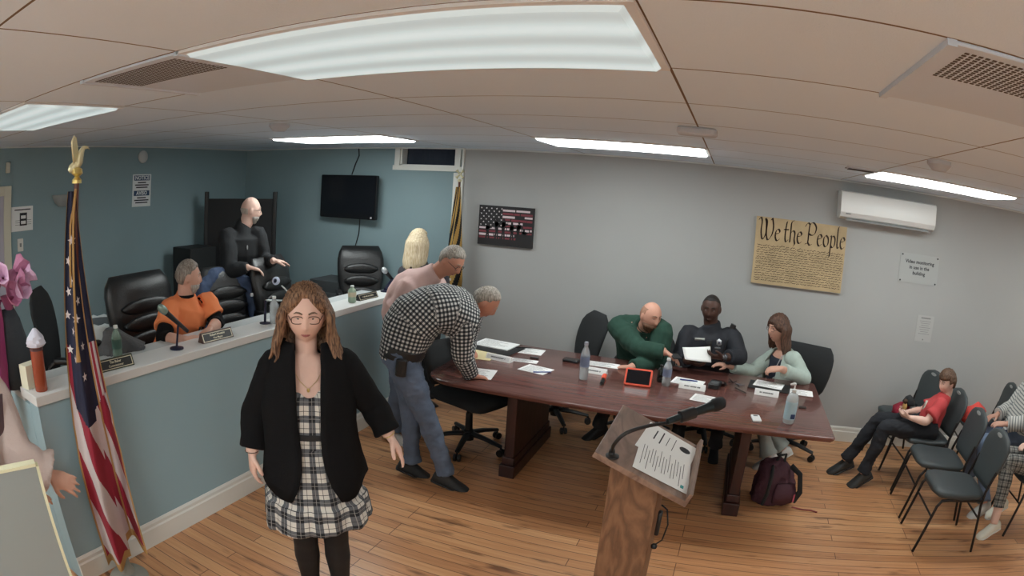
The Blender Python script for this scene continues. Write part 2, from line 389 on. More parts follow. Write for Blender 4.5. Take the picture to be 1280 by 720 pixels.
def padded(mb, rings, n=20, e=3.0):
    # rings: (centre, xaxis, yaxis, rx, ry)
    out = []
    for c, x, y, rx, ry in rings:
        ring = []
        for k in range(n):
            t_ = 2*math.pi*k/n; ct, st = math.cos(t_), math.sin(t_)
            ring.append(V(c)+V(x)*rx*math.copysign(abs(ct)**(2/e), ct)+V(y)*ry*math.copysign(abs(st)**(2/e), st))
        out.append(ring)
    return mb.loft(out)
def exec_chair(name, loc, rz, label, back_h=.66, wid=.52, mesh=False, arms=True, sz=.46, group='office chairs', m_=None, thick=.06, taper=.8, lean=8):
    t = thing(name, loc, rz, label, 'chair', group); L_ = m_ or (BLACKF if mesh else BLACKL)
    s_ = MB(); w2 = wid/2
    rr = [((-.24, 0, sz), .5), ((-.24, 0, sz), .9), ((-.15, 0, sz), 1), ((.1, 0, sz+.005), 1), ((.22, 0, sz), .96), ((.27, 0, sz-.02), .8)]
    padded(s_, [(c, (0, 1, 0), (0, 0, 1), w2*k, .055*min(1, k+.05) if i not in (0, 5) else .03) for i, (c, k) in enumerate(rr)])
    s_.build('seat', L_, t, smooth=180)
    b = MB(); n = 9; rings = []
    for i in range(n+1):
        q = i/n; z = sz+.06+back_h*q; x = -.25-math.sin(R(lean))*back_h*q+.03*math.sin(q*math.pi)
        k = (.86+.28*math.sin(min(1, q*1.25)*math.pi*.6)); k *= 1 if q < .8 else (1-(1-taper)*((q-.8)/.2)**1.5)
        th = thick*(1 if q < .85 else 1-.6*((q-.85)/.15)**1.5)
        if i == 0: th *= .6; k *= .9
        if not mesh and i in (3, 6): th *= .82
        rings.append(((x, 0, z), (0, 1, 0), (1, 0, .1), w2*k*.95, th))
    padded(b, rings, 22, 2.8); b.build('backrest', L_, t, smooth=180)
    if not mesh:
        c = MB()
        for q in (.22, .42, .62):
            z = sz+.06+back_h*q; x = -.25-math.sin(R(lean))*back_h*q+.03*math.sin(q*math.pi)+thick*.93
            padded(c, [((x+.004, y, z-.06*0), (0, 0, 1), (1, 0, 0), .06*math.sqrt(max(.05, 1-(y/(w2*.8))**2)), .022) for y in [w2*.78*j/4 for j in range(-4, 5)]], 12, 2)
        c.build('cushion', L_, t, smooth=180)
    st = MB(); st.tube([(-.1, 0, sz-.05), (-.27, 0, sz-.05), (-.33, 0, sz+.05), (-.34, 0, sz+.25)], .02, 8, flat=2.2, up=(0, 1, 0)); st.box((0, 0, sz-.06), (.26, .2, .03)); st.build('back_support', BLACKP, t, smooth=40)
    if arms:
        for q in (-1, 1):
            a = MB(); y = q*(w2+.015)
            a.tube([(-.2, y*.9, sz-.04), (-.2, y, sz+.02), (-.19, y, sz+.18), (-.14, y, sz+.215), (.1, y, sz+.215), (.16, y, sz+.16), (.12, y, sz+.02), (.1, y*.9, sz-.04)], .018, 8)
            a.rbox((-.02, y, sz+.225), (.27, .065, .035), .03); a.build('armrest', BLACKP, t, smooth=50)
    star_base(t)
    return t
G1 = 'office chairs behind the counter'
exec_chair('office_chair', (-3.75, 1.98, PZ), 45, 'slim black mesh office chair partly hidden behind the striped flag', mesh=True, back_h=.60, wid=.43, group=G1, taper=.5, thick=.03)
exec_chair('office_chair', (-3.60, 2.68, PZ), 4, 'large padded black leather chair under the man in the orange shirt', back_h=.60, wid=.64, group=G1, thick=.085)
exec_chair('office_chair', (-3.55, 3.50, PZ), -10, 'black office chair with a blue suit jacket draped over its back', back_h=.56, wid=.5, group=G1)
exec_chair('office_chair', (-3.40, 4.06, PZ), 8, 'black leather chair under the hand of the standing bald man', back_h=.61, wid=.54, group=G1)
exec_chair('office_chair', (-3.42, 5.14, PZ), -50, 'tall black leather chair at the far end of the counter, below the television', back_h=.60, wid=.46, group=G1, lean=14)
# ---------------------------------------------------------------- conference table
tx0, tx1, ty0, ty1, tz = -1.97, .885, 3.685, 4.955, .75
t = thing('conference_table', ((tx0+tx1)/2, (ty0+ty1)/2, 0), 0, 'long dark mahogany conference table with panel legs and papers on top', 'table')
W, D = tx1-tx0, ty1-ty0
def top_outline(k):
    w2, d2 = W/2-k, D/2-k; pts = []
    for a in range(0, 91, 15):   # rounded left corners
        pts.append((-w2+.22-.22*math.sin(R(a)), d2-.22+.22*math.cos(R(a))))
    for a in range(90, 181, 15):
        pts.append((-w2+.22-.22*math.sin(R(a)), -d2+.22+.22*math.cos(R(a))))
    pts += [(w2-.02, -d2), (w2, -d2+.02), (w2, d2-.02), (w2-.02, d2)]
    return pts
mb = MB(); mb.loft([[V((x, y, z)) for x, y in top_outline(k)] for k, z in ((.03, .71), (.012, .716), (.004, .728), (0, .74), (.006, .748), (.01, .75))])
mb.build('tabletop', MAHOG, t, smooth=30)
for lx in (-1.40+.04, .30):
    mb = MB(); x = lx-(tx0+tx1)/2
    mb.box((x, .05, .38), (.075, .86, .66)); mb.box((x, .05, .05), (.12, .93, .10)); mb.box((x, .05, .13), (.095, .89, .06))
    mb.build('leg_panel', MAHOGD, t, bevel=.006)
mb = MB(); mb.box(((-1.36+.30)/2-(tx0+tx1)/2, .03, .60), (1.66, .035, .22)); mb.build('modesty_panel', MAHOGD, t, bevel=.003)
exec_chair('task_chair', (-1.84, 4.30, 0), -20, 'armless black swivel chair at the left end of the conference table', back_h=.34, wid=.48, mesh=True, arms=False, sz=.45, group='swivel chairs at the conference table')
G2 = 'swivel chairs at the conference table'
exec_chair('task_chair', (-1.38, 5.20, 0), -140, 'empty black swivel chair behind the conference table, left of the man in green', back_h=.50, wid=.44, mesh=True, arms=False, group=G2, taper=.5, thick=.035, lean=14)
exec_chair('task_chair', (-.62, 5.28, 0), -90, 'swivel chair under the man in the green pullover', back_h=.34, wid=.44, mesh=True, group=G2, sz=.45)
exec_chair('task_chair', (-.02, 5.30, 0), -90, 'swivel chair under the police officer', back_h=.34, wid=.44, mesh=True, group=G2, sz=.45, arms=False)
exec_chair('task_chair', (.76, 5.24, 0), -112, 'black swivel chair under the woman in the pale jacket', back_h=.44, wid=.5, mesh=True, group=G2, arms=False, sz=.45, thick=.03)
# ---------------------------------------------------------------- audience stacking chairs
VINYL = mat('dark grey green vinyl', rgb(58, 64, 66), .5, bump=.15, bscale=300, spec=.5)
FRAME = mat('black chair frame', rgb(30, 26, 26), .35, .3)
def stack_chair(loc, rz, label):
    t = thing('stacking_chair', loc, rz, label, 'chair', 'audience stacking chairs')
    s_ = MB(); rings = []   # faces local +x
    for x, k, h in ((-.21, .55, .012), (-.2, .8, .024), (-.15, .95, .03), (0, 1.0, .034), (.14, 1.0, .034), (.2, .9, .03), (.235, .62, .018)):
        rings.append(((x, 0, .435+(.01 if x > 0 else 0)), (0, 1, 0), (0, 0, 1), .225*k, h))
    padded(s_, rings, 24, 3.2); s_.build('seat', VINYL, t, smooth=180)
    b = MB(); rings = []; z0, z1 = .48, .86; n = 12
    for i in range(n+1):
        q = i/n; z = z0+(z1-z0)*q; x = -.215-.10*q
        k = .80+.25*math.sin(math.pi*min(q/.9, 1)*.62) if q < .7 else 1.03*math.sqrt(max(.02, 1-((q-.7)/.305)**2))
        rings.append(((x, 0, z), (0, 1, 0), (1, 0, .28), .205*k, .022*(1 if 0 < i < n else .5)))
    padded(b, rings, 22, 2.6); b.build('backrest', VINYL, t, smooth=180)
    h = MB(); rings = []
    for k in range(14):
        a = 2*math.pi*k/14; rings.append((-.318+0*.04-.012, .045*math.cos(a), .828+.014*math.sin(a)))
    h.prism([(-.2765, .045*math.cos(2*math.pi*k/14), .825+.013*math.sin(2*math.pi*k/14)) for k in range(14)], (-.006, 0, .0015)); h.build('hand_grip', mat('pale grip opening', rgb(150, 152, 150), .6), t)
    for q in (-1, 1):
        y = q*.205
        f = MB(); f.tube([(.27, y*1.03, .008), (.2, y, .36), (.17, y, .405), (.1, y, .412), (-.19, y, .412)], .0115, 8); f.build('leg', FRAME, t, smooth=60)
        f = MB(); f.tube([(-.26, y*1.03, .008), (-.19, y, .38), (-.2, y*.93, .47), (-.245, y*.9, .62)], .0115, 8); f.build('leg', FRAME, t, smooth=60)
    for cx_ in (.215, -.205): c = MB(); c.tube([(cx_, -.2, .28), (cx_, .2, .28)], .008, 6); c.build('crossbar', FRAME, t, smooth=60)
    return t
ch = stack_chair((1.97, 3.79, 0), 180, 'empty grey chair nearest the camera, front chair of the near row')
copy_thing(ch, (1.98, 4.30, 0), 178, 'empty grey chair second in the near row, between the nearest chair and the boy')
copy_thing(ch, (1.99, 4.82, 0), 184, 'grey chair the boy in the red shirt sits on')
copy_thing(ch, (1.93, 5.34, 0), 196, 'grey chair against the wall behind the boy, red things on its seat')
copy_thing(ch, (2.82, 5.28, 0), 172, 'grey chair against the wall at the right edge of the photo')
copy_thing(ch, (2.86, 4.66, 0), 180, 'grey chair under the person in the striped shirt at the right edge')
copy_thing(ch, (2.92, 4.02, 0), 180, 'grey chair at the right edge under the person in plaid leggings')
# ---------------------------------------------------------------- lectern
LW = wood('oak lectern wood', rgb(128, 92, 66), rgb(98, 68, 48), .5, (2.2, 2.2, .55), rings=9)
LW2 = wood('oak lectern top', rgb(136, 108, 92), rgb(108, 82, 68), .5, (2.5, .5, 2.5), rings=6)
lx, ly = -.19, 2.245
t = thing('lectern', (lx, ly, 0), 0, 'wooden lectern in the foreground with a slanted top, papers and a gooseneck microphone', 'lectern')
mb = MB(); mb.loft([[V((x, y, z1 if x > 0 else z0)) for x, y in ((-.135, -.14), (.065, -.14), (.065, .18), (-.135, .18))] for z0, z1 in ((0, 0), (1.155, 1.076))]); mb.build('column', LW, t, bevel=.006)
mb = MB(); mb.box((0, .02, .02), (.46, .5, .04)); mb.build('base', LW, t, bevel=.006)
A = V((-.37-lx, 1.985-ly, 1.2)); B_ = V((-.005-lx, 2.02-ly, 1.055)); sl = (B_-A); sl.y = 0; SL = sl.length; sx = sl.normalized(); sn = V((0, 1, 0)).cross(sx)*-1
sn = sx.cross(V((0, 1, 0))); MS = Matrix.Identity(3)
for i in range(3): MS[i][0] = sx[i]; MS[i][1] = (0, 1, 0)[i]; MS[i][2] = sn[i]
c0 = A+sx*SL/2+V((0, .285, 0))
mb = MB(); mb.box(c0-sn*.012, (SL, .55, .024), MS); mb.build('sloped_top', LW2, t, bevel=.003)
mb = MB(); mb.box(c0+sx*(SL/2-.008)+sn*.012, (.016, .55, .045), MS); mb.build('paper_stop', LW2, t, bevel=.003)
def on_slope(a, b, h=0): return V((lx, ly, 0))+c0+sx*a+V((0, b, 0))+sn*h
hk = MB(); hx = lx+.065+.012
hk.tube([(hx+.004, ly-.06, .93), (hx+.03, ly-.075, .92), (hx+.045, ly-.09, .86), (hx+.035, ly-.10, .79), (hx+.008, ly-.10, .76)], .0035, 6)
hk.rbox((hx+.006, ly-.07, .85), (.018, .03, .11), .008, axis=2); hk.lathe([(.003, -.01), (.012, -.008), (.014, .004), (.006, .012)], (hx+.008, ly-.10, .755), 10)
tag(hk.build('hanging_cable', BLACKP, None, smooth=60), 'short black cable with a plug hanging on the side of the lectern', 'cable')
def sheet_on(name, a, b, w_, h_, rot, hh, label, lines, seal=False):
    mb = MB(); c = on_slope(a, b, 0); ca, sa = math.cos(R(rot)), math.sin(R(rot))
    ex = sx*ca+V((0, 1, 0))*sa; ey = -sx*sa+V((0, 1, 0))*ca; M3 = Matrix.Identity(3)
    for i in range(3): M3[i][0] = ex[i]; M3[i][1] = ey[i]; M3[i][2] = sn[i]
    mb.box(c+sn*hh, (w_, h_, .0012), M3)
    # text top towards +y..., lines run along ex
    for (u, v_, l, th) in lines:
        mb.box(c+sn*(hh+.001)+ex*u+ey*v_, (th, l, .0004), M3, mi=1)
    if seal:
        mb.lathe([(.02, 0), (.026, 0), (.026, .0006), (.02, .0006)], c+sn*(hh+.0008)+ex*(w_*.30)+ey*(h_*.2), 20, M3, 1)
        mb.lathe([(.001, 0), (.015, 0), (.015, .0006), (.001, .0006)], c+sn*(hh+.0008)+ex*(w_*.30)+ey*(h_*.2), 20, M3, 1)
    return tag(mb.build(name, [PAPER, INK]), label, 'paper', 'papers on the lectern')
random.seed(3)
sheet_on('paper_sheet', .055, .09, .24, .30, -4, .0012, 'printed agenda page with a round seal, upper sheet on the lectern', [(-.07+.03*i, .05+.0*i, .10+.03*(i % 2), .006 if i < 2 else .003) for i in range(4)], True)
sheet_on('paper_sheet', .06, -.085, .235, .29, 3, .0028, 'printed meeting page with a text table, lower sheet on the lectern', [(-.095+.013*i, .03*math.sin(i*2.3), .18-.05*abs(math.sin(i*1.7)), .0022) for i in range(15)])
mb = MB(); mb.box(on_slope(.155, -.19, .004), (.014, .022, .002), MS); tag(mb.build('sticky_tab', mat('teal paper', rgb(40, 140, 140), .6)), 'small teal sticky tab at the near corner of the lectern papers', 'sticky note')
def mic_body(mb, a, b, mi=0, head=1):
    a, b = V(a), V(b); d = (b-a); L_ = d.length; M3 = frame(d)
    mb.lathe([(.004, 0), (.0115, .002), (.0125, .02), (.015, L_*.45), (.018, L_*.7), (.0205, L_*.74), (.0205, L_*.755)], a, 16, M3, mi)
    mb.lathe([(.0205, L_*.755), (.0245, L_*.80), (.0255, L_*.88), (.022, L_*.96), (.010, L_), (.002, L_+.001)], a, 16, M3, head)
MICB = mat('dark microphone body', rgb(34, 44, 48), .35, .4); MICH = mat('dark microphone grille', rgb(30, 32, 36), .5, .5, bump=.6, bscale=900)
t2 = thing('gooseneck_microphone', on_slope(-.135, -.245, 0), 0, 'black handheld microphone on a curved gooseneck fixed to the lectern top', 'microphone')
o0 = V(t2.location)
mb = MB(); mb.lathe([(.001, 0), (.028, 0), (.028, .006), (.012, .012), (.010, .03), (.001, .03)], (0, 0, 0), 18); mb.build('mount', BLACKP, t2, smooth=40)
gp = [o0+V((0, 0, .02)), V((-0.297,1.952,1.260)), V((-0.260,1.947,1.310)), V((-0.191,2.009,1.325)), V((-0.124,2.070,1.325)), V((-0.073,2.137,1.330))]
pp_ = []
for i in range(len(gp)-1):
    for k in range(4):
        q = k/4; p0 = gp[max(i-1, 0)]; p1 = gp[i]; p2 = gp[i+1]; p3 = gp[min(i+2, len(gp)-1)]
        pp_.append(.5*((2*p1)+(-p0+p2)*q+(2*p0-5*p1+4*p2-p3)*q*q+(-p0+3*p1-3*p2+p3)*q**3)-o0)
pp_.append(gp[-1]-o0)
mb = MB(); mb.tube(pp_, .007, 10); mb.build('gooseneck', BLACKP, t2, smooth=60)
ma, mb_ = V((-0.133,2.019,1.345)), V((0.060,2.172,1.395))
mb = MB(); d = (mb_-ma).normalized(); mb.tube([gp[-1]-o0, ma+(mb_-ma)*.3-o0], .009, 8); mb.lathe([(.019, -.03), (.022, -.028), (.022, .03), (.019, .032)], ma+(mb_-ma)*.33-o0, 16, frame(d)); mb.build('clip', BLACKP, t2, smooth=40)
mb = MB(); mic_body(mb, ma-o0, mb_-o0); mb.build('microphone', [MICB, MICH], t2, smooth=50)
# ---------------------------------------------------------------- things on the walls and ceiling
Yw = WBACK
def on_back(name, x0, z1, x1, z0, dep, mats, label, cat, extra=None, parts=None, bevel=.002):
    mb = MB(); mb.box(((x0+x1)/2, Yw-dep/2-.001, (z0+z1)/2), (x1-x0, dep, z1-z0))
    if extra: extra(mb, x0, z0, x1-x0, z1-z0, Yw-dep-.001)
    return tag(mb.build(name, mats, None), label, cat)
# air conditioner
t = thing('air_conditioner', (1.515, Yw, 2.10), 0, 'white wall air conditioner mounted high at the right, above the poster corner', 'air conditioner')
ACM = mat('white appliance plastic', rgb(226, 226, 224), .35)
mb = MB(); prof = [(0, .01), (-.12, 0), (-.175, .02), (-.205, .06), (-.205, .215), (-.195, .24), (-.17, .25), (0, .25)]
mb.loft([[V((x, y, z)) for y, z in prof] for x in (-.495, -.49, .49, .495)]); mb.build('case', ACM, t, smooth=30)
mb = MB(); mb.box((0, -.15, .004), (.86, .07, .008), rotm('X', 18)); mb.build('louver', mat('grey louver', rgb(150, 152, 152), .5), t)
mb = MB(); mb.box((-.42, -.2065, .05), (.05, .001, .008)); mb.build('badge', mat('badge grey', rgb(110, 110, 112), .4), t)
mb = MB(); mb.box((0, -.08, .2515), (.9, .11, .004)); mb.build('air_intake', mat('grey louver', rgb(150, 152, 152), .5), t)
# parchment poster
PARCH = mat('parchment print', rgb(186, 164, 128), .8, var=.14, vscale=6); PINK = mat('dark brown ink', rgb(52, 38, 30), .8)
def nib(mb, pts, o, s_, w_=.055, ang=40, mi=1, y=0):
    # a broad-nib pen stroke: each pair of points swept by a slanted nib edge
    n = V((math.cos(R(ang)), math.sin(R(ang))))*w_*.5
    P = [V(p) for p in pts]; Q = []
    for i in range(len(P)-1):   # smooth it
        p0, p1, p2, p3 = P[max(i-1, 0)], P[i], P[i+1], P[min(i+2, len(P)-1)]
        for k in range(5):
            q = k/5; Q.append(.5*((2*p1)+(-p0+p2)*q+(2*p0-5*p1+4*p2-p3)*q*q+(-p0+3*p1-3*p2+p3)*q**3))
    Q.append(P[-1]); vs = []
    for p in Q:
        for sg in (1, -1):
            a = p+n*sg; vs.append((o[0]+a.x*s_, y, o[1]+a.y*s_))
    mb.add(vs, [(2*i, 2*i+1, 2*i+3, 2*i+2) for i in range(len(Q)-1)], mi)
    t_ = V((n.y, -n.x))*.22   # hairline so thin strokes stay visible
    vs = []
    for p in Q:
        for sg in (1, -1):
            a = p+t_*sg; vs.append((o[0]+a.x*s_, y, o[1]+a.y*s_))
    mb.add(vs, [(2*i, 2*i+1, 2*i+3, 2*i+2) for i in range(len(Q)-1)], mi)
GL = {  # letter strokes on a unit grid, x-height .5, cap height 1
 'W': (1.15, [[(-.02, .86), (.1, .98), (.2, .8), (.17, .4), (.25, .06), (.36, .0)], [(.36, 0), (.52, .3), (.5, .75), (.42, .95)], [(.42, .95), (.56, .8), (.54, .3), (.64, .02), (.74, 0)], [(.74, 0), (.95, .25), (1.02, .6), (.92, .98), (.84, .9)]]),
 'e': (.46, [[(.06, .3), (.3, .36), (.34, .44), (.24, .53), (.1, .46), (.04, .25), (.1, .06), (.22, 0), (.36, .1)]]),
 't': (.4, [[(.2, .92), (.14, .6), (.12, .2), (.2, 0), (.34, .1)], [(0, .55), (.36, .56)]]),
 'h': (.55, [[(.3, 1.0), (.12, .9), (.1, .5), (.08, 0)], [(.09, .4), (.26, .54), (.4, .44), (.38, .15), (.44, -.06), (.32, -.16)]]),
 'P': (.85, [[(-.05, .8), (.12, .98), (.3, .9)], [(.26, .92), (.22, .5), (.2, .1), (.02, .02)], [(.22, .9), (.5, 1.02), (.74, .82), (.66, .52), (.42, .44), (.26, .5)], [(.2, .1), (.34, -.02), (.5, .04)]]),
 'o': (.47, [[(.2, .53), (.05, .4), (.05, .14), (.2, 0), (.36, .12), (.37, .38), (.2, .53)]]),
 'p': (.5, [[(.02, .5), (.12, .5), (.1, 0), (.08, -.42)], [(.11, .42), (.26, .54), (.4, .4), (.38, .12), (.24, 0), (.1, .1)]]),
 'l': (.27, [[(.16, 1.0), (.08, .85), (.07, .2), (.14, 0), (.24, .08)]])}
random.seed(11)
def parchment(mb, x0, z0, w_, h_, y):
    y -= .0012; s_ = h_*.33; cx = x0+.03*w_; base = z0+h_*.665
    txt = [('W', 0), ('e', 0), (' ', 0), ('t', 0), ('h', 0), ('e', 0), (' ', 0), ('P', 0), ('e', 0), ('o', 0), ('p', 0), ('l', 0), ('e', 0)]
    tot = sum(.16 if c == ' ' else GL[c][0] for c, _ in txt); k = (w_*.97)/(tot*s_)
    for c, _ in txt:
        if c == ' ': cx += .16*s_*k; continue
        for st in GL[c][1]: nib(mb, [(a*k, b) for a, b in st], (cx, base), s_, .085, y=y)
        cx += GL[c][0]*s_*k
    rows = 16
    for r in range(rows):
        z = z0+h_*(.58-.555*r/rows); x = x0+w_*.02+random.random()*.01; hh = h_*(.022 if r < 3 else .014)
        while x < x0+w_*.97:
            L_ = min(random.uniform(.02, .07), x0+w_*.985-x); n = max(4, int(L_/.009)); pts = []
            for i in range(n+1):
                pts.append((x+L_*i/n, y, z+random.uniform(-.5, .5)*hh*1.2))
            vs = []
            for p in pts:
                vs += [(p[0], p[1], p[2]+.0024), (p[0]+.002, p[1], p[2]-.0024)]
            mb.add(vs, [(2*i, 2*i+1, 2*i+3, 2*i+2) for i in range(n)], 1); x += L_+random.uniform(.004, .010)
on_back('poster', .245, 2.026, 1.128, 1.422, .035, [PARCH, PINK], 'large parchment print headed We the People on the grey wall', 'poster', parchment)
# flag picture with silhouettes
def flagpic(mb, x0, z0, w_, h_, y):
    y -= .0012
    def r(a, b, c, d, mi, dy=0): mb.add([(x0+a*w_, y-dy, z0+b*h_), (x0+c*w_, y-dy, z0+b*h_), (x0+c*w_, y-dy, z0+d*h_), (x0+a*w_, y-dy, z0+d*h_)], [(0, 1, 2, 3)], mi)
    random.seed(5)
    for i in range(11):
        z = .92-.078*i; x = .44 if i < 6 else .02
        while x < .97:
            L_ = random.uniform(.1, .3); e = min(.98, x+L_); o = random.uniform(-.008, .008)
            if random.random() < (.9 if z > .25 else .6): r(x, z-.052+o, e, z+o*.5, 1 if i % 2 else 2, .0004)
            x = e+random.uniform(0, .02)
    for j in range(7):
        for i in range(9):
            cx, cz = .045+.047*i, .93-.07*j
            if (i+j) % 2 == 0:
                pts = [(x0+cx*w_+.010*(1 if k % 2 == 0 else .42)*math.sin(math.pi*k/5), y-.0006, z0+cz*h_+.010*(1 if k % 2 == 0 else .42)*math.cos(math.pi*k/5)) for k in range(10)]
                mb.add(pts, [tuple(range(10))], 3)
    def man(cx, hgt, lean):
        b0 = .16
        for pts in ([(cx-.035, b0), (cx-.012, b0+hgt*.45), (cx+.012, b0+hgt*.45), (cx+.0, b0), (cx-.02, b0)], [(cx+.02, b0), (cx+.0, b0+hgt*.45), (cx+.03, b0+hgt*.45), (cx+.045, b0)],
                    [(cx-.035+lean, b0+hgt*.82), (cx-.022, b0+hgt*.42), (cx+.032, b0+hgt*.42), (cx+.04+lean, b0+hgt*.82)], [(cx-.05+lean, b0+hgt*.5), (cx-.03+lean, b0+hgt*.8), (cx+.07+lean, b0+hgt*.72), (cx+.08+lean, b0+hgt*.66)],
                    [(cx+lean+.022*math.cos(k*.9), b0+hgt*.9+.05*math.sin(k*.9)*.9) for k in range(7)]):
            mb.add([(x0+a*w_, y-.0012, z0+b*h_) for a, b in pts], [tuple(range(len(pts)))], 0)
    for cx, hg, le in ((.17, .42, .01), (.34, .56, 0), (.46, .56, .01), (.62, .46, 0), (.73, .5, .02), (.86, .3, -.02)): man(cx, hg, le)
    r(0, 0, 1, .17, 0, .0013)
on_back('picture', -2.430, 1.895, -1.862, 1.508, .03, [mat('near black print', rgb(34, 32, 34), .7), mat('faded red print', rgb(120, 52, 62), .7), mat('pinkish white print', rgb(214, 196, 200), .7), mat('off white star print', rgb(220, 214, 216), .7)], 'dark flag picture with silhouetted figures on the grey wall', 'picture', flagpic)
# clear monitoring sign and small notice
mb = MB(); mb.box((1.945, Yw-.004, 1.738), (.44, .004, .27))
for dx, dz in ((-.2, .12), (.2, .12), (-.2, -.12), (.2, -.12)): mb.lathe([(.001, 0), (.008, 0), (.008, .006), (.001, .006)], (1.945+dx, Yw-.005, 1.738+dz), 10, rotm('X', 90), 1)
for i, s_ in enumerate(('Video monitoring', 'in use in the', 'building')): text_mesh(mb, s_, (1.945, Yw-.0065, 1.80-.052*i), (1, 0, 0), (0, 0, 1), .034, 1, bold=.001)
tag(mb.build('sign', [mat('frosted acrylic', rgb(174, 177, 176), .3), INK]), 'clear sign about video monitoring with corner studs, right of the poster', 'sign')
mb = MB(); mb.box((2.10, Yw-.003, 1.19), (.19, .003, .25)); mb.box((2.10, Yw-.005, 1.29), (.11, .0008, .012), None, 1)
for i in range(7): mb.box((2.10, Yw-.005, 1.26-.02*i), (.13-.02*(i % 3), .0008, .004), None, 1)
mb.lathe([(.001, 0), (.007, 0), (.007, .003), (.001, .003)], (2.10, Yw-.005, 1.085), 10, rotm('X', 90), 1)
tag(mb.build('notice', [mat('pale grey sheet', rgb(180, 181, 179), .6), mat('faint grey ink', rgb(130, 130, 130), .7)]), 'small faint notice sheet low on the grey wall at the right', 'notice')
# television and cables
t = thing('television', (-3.97, Yw-.0, 1.905), 0, 'black flat television on the teal wall, cables above and below it', 'television')
MT = rotm('Z', -4)
mb = MB(); mb.rbox((0, -.10, 0), (.80, .045, .475), .012, MT, axis=1); mb.build('case', mat('glossy black plastic', rgb(20, 20, 23), .2), t)
mb = MB(); mb.box(MT @ V((0, -.0235, .015))+V((0, -.10, 0)), (.76, .002, .415), MT); mb.build('screen', mat('dark screen', rgb(18, 20, 26), .12), t)
mb = MB(); mb.box((0, -.045, 0), (.2, .09, .2)); mb.build('wall_bracket', BLACKP, t)
mb = MB(); mb.box(MT @ V((.345, -.024, -.215))+V((0, -.10, 0)), (.02, .002, .02), MT); mb.build('badge', mat('silver badge', rgb(190, 190, 195), .4), t)
mb = MB(); mb.tube([(-3.93, Yw-.01, CEIL-.01), (-3.92, Yw-.01, 2.36), (-3.96, Yw-.012, 2.27), (-4.0, Yw-.015, 2.15)], .007, 6); tag(mb.build('television_cable', BLACKP, None, smooth=60), 'black cable running from the ceiling down to the television', 'cable')
mb = MB(); mb.tube([(-3.86, Yw-.015, 1.66), (-3.87, Yw-.01, 1.5), (-3.93, Yw-.01, 1.3), (-3.95, Yw-.01, 1.1), (-3.96, Yw-.01, .6), (-3.95, Yw-.01, .3)], .006, 6); tag(mb.build('television_cable', BLACKP, None, smooth=60), 'black cable hanging from the television towards the floor', 'cable')
# tall black panel in the corner
t = thing('rolling_panel', (-5.12, 5.02, 0), 34, 'tall black framed panel standing in the teal corner behind the bald man', 'panel')
mb = MB(); mb.box((0, 0, 1.08), (.80, .03, 1.56)); mb.build('board', mat('black board', rgb(24, 24, 26), .7), t)
for q in (-1, 1):
    mb = MB(); mb.rbox((q*.42, 0, .98), (.05, .05, 1.92), .012, n=2); mb.build('post', BLACKP, t)
    mb = MB(); mb.rbox((q*.42, 0, .03), (.06, .5, .06), .02, n=2); mb.build('foot', BLACKP, t)
mb = MB(); mb.box((-5.38, 4.52, .67), (.34, .40, 1.34)); tag(mb.build('cabinet', mat('black cabinet', rgb(30, 32, 33), .6), None, bevel=.01), 'low black cabinet against the left teal wall beside the tall panel', 'cabinet')
t = thing('side_cabinet', (-3.98, 5.42, 0), 0, 'dark grey low cabinet under the television', 'cabinet')
mb = MB(); mb.box((0, 0, .51), (.42, .40, 1.02)); mb.build('body', mat('charcoal cabinet', rgb(66, 70, 72), .6), t, bevel=.006)
for z in (.75, .4): mb = MB(); mb.box((0, -.205, z), (.38, .012, .30)); mb.build('drawer', mat('charcoal drawer', rgb(74, 78, 80), .6), t, bevel=.004)
# left wall bits
xl = WLEFT+.004
def left_sheet(name, y0, y1, z0, z1, fn, mats, label, cat):
    mb = MB(); mb.box((WLEFT+.003, (y0+y1)/2, (z0+z1)/2), (.004, y1-y0, z1-z0)); fn(mb); return tag(mb.build(name, mats), label, cat)
def f1(mb):
    y0, y1, z0, z1 = 3.83, 4.10, 1.80, 2.15; yc = (y0+y1)/2
    def b(z, h, w_, mi): mb.box((WLEFT+.0055, yc, z), (.0012, w_, h), None, mi)
    b(2.11, .055, .23, 1); b(1.945, .055, .23, 1)
    text_mesh(mb, 'NOTICE', (WLEFT+.0062, yc, 2.11), (0, 1, 0), (0, 0, 1), .042, 0, bold=.002); text_mesh(mb, 'AVISO', (WLEFT+.0062, yc, 1.945), (0, 1, 0), (0, 0, 1), .042, 0, bold=.002)
    for i, w_ in enumerate((.12, .2, .17)): b(2.06-.026*i, .013, w_, 2); b(1.895-.026*i, .013, w_+.01, 2)
left_sheet('notice_sign', 3.83, 4.10, 1.80, 2.15, f1, [mat('white sign', rgb(226, 228, 228), .5), mat('navy sign ink', rgb(40, 66, 100), .5), INK], 'white and navy NOTICE AVISO sign on the left teal wall', 'sign')
def f2(mb):
    mb.box((WLEFT+.0055, 2.36, 1.86), (.001, .20, .010), None, 1)
    mb.box((WLEFT+.0055, 2.37, 1.77), (.001, .09, .12), None, 1); mb.box((WLEFT+.0062, 2.37, 1.79), (.001, .06, .03), None, 0); mb.box((WLEFT+.0062, 2.37, 1.74), (.001, .06, .03), None, 0)
    for i in range(3): mb.box((WLEFT+.0055, 2.37, 1.76-.02*i), (.001, .2, .003), None, 1)
left_sheet('evacuation_map', 2.22, 2.49, 1.66, 1.89, f2, [PAPER, INK], 'white evacuation map sheet beside the left door', 'sign')
mb = MB(); mb.rbox((WLEFT+.006, 2.33, 1.53), (.01, .07, .12), .006, axis=0); mb.box((WLEFT+.014, 2.33, 1.53), (.008, .02, .035), None, 1); tag(mb.build('light_switch', [WHITE, mat('switch toggle grey', rgb(140, 140, 138), .5)]), 'white light switch under the evacuation map', 'light switch')
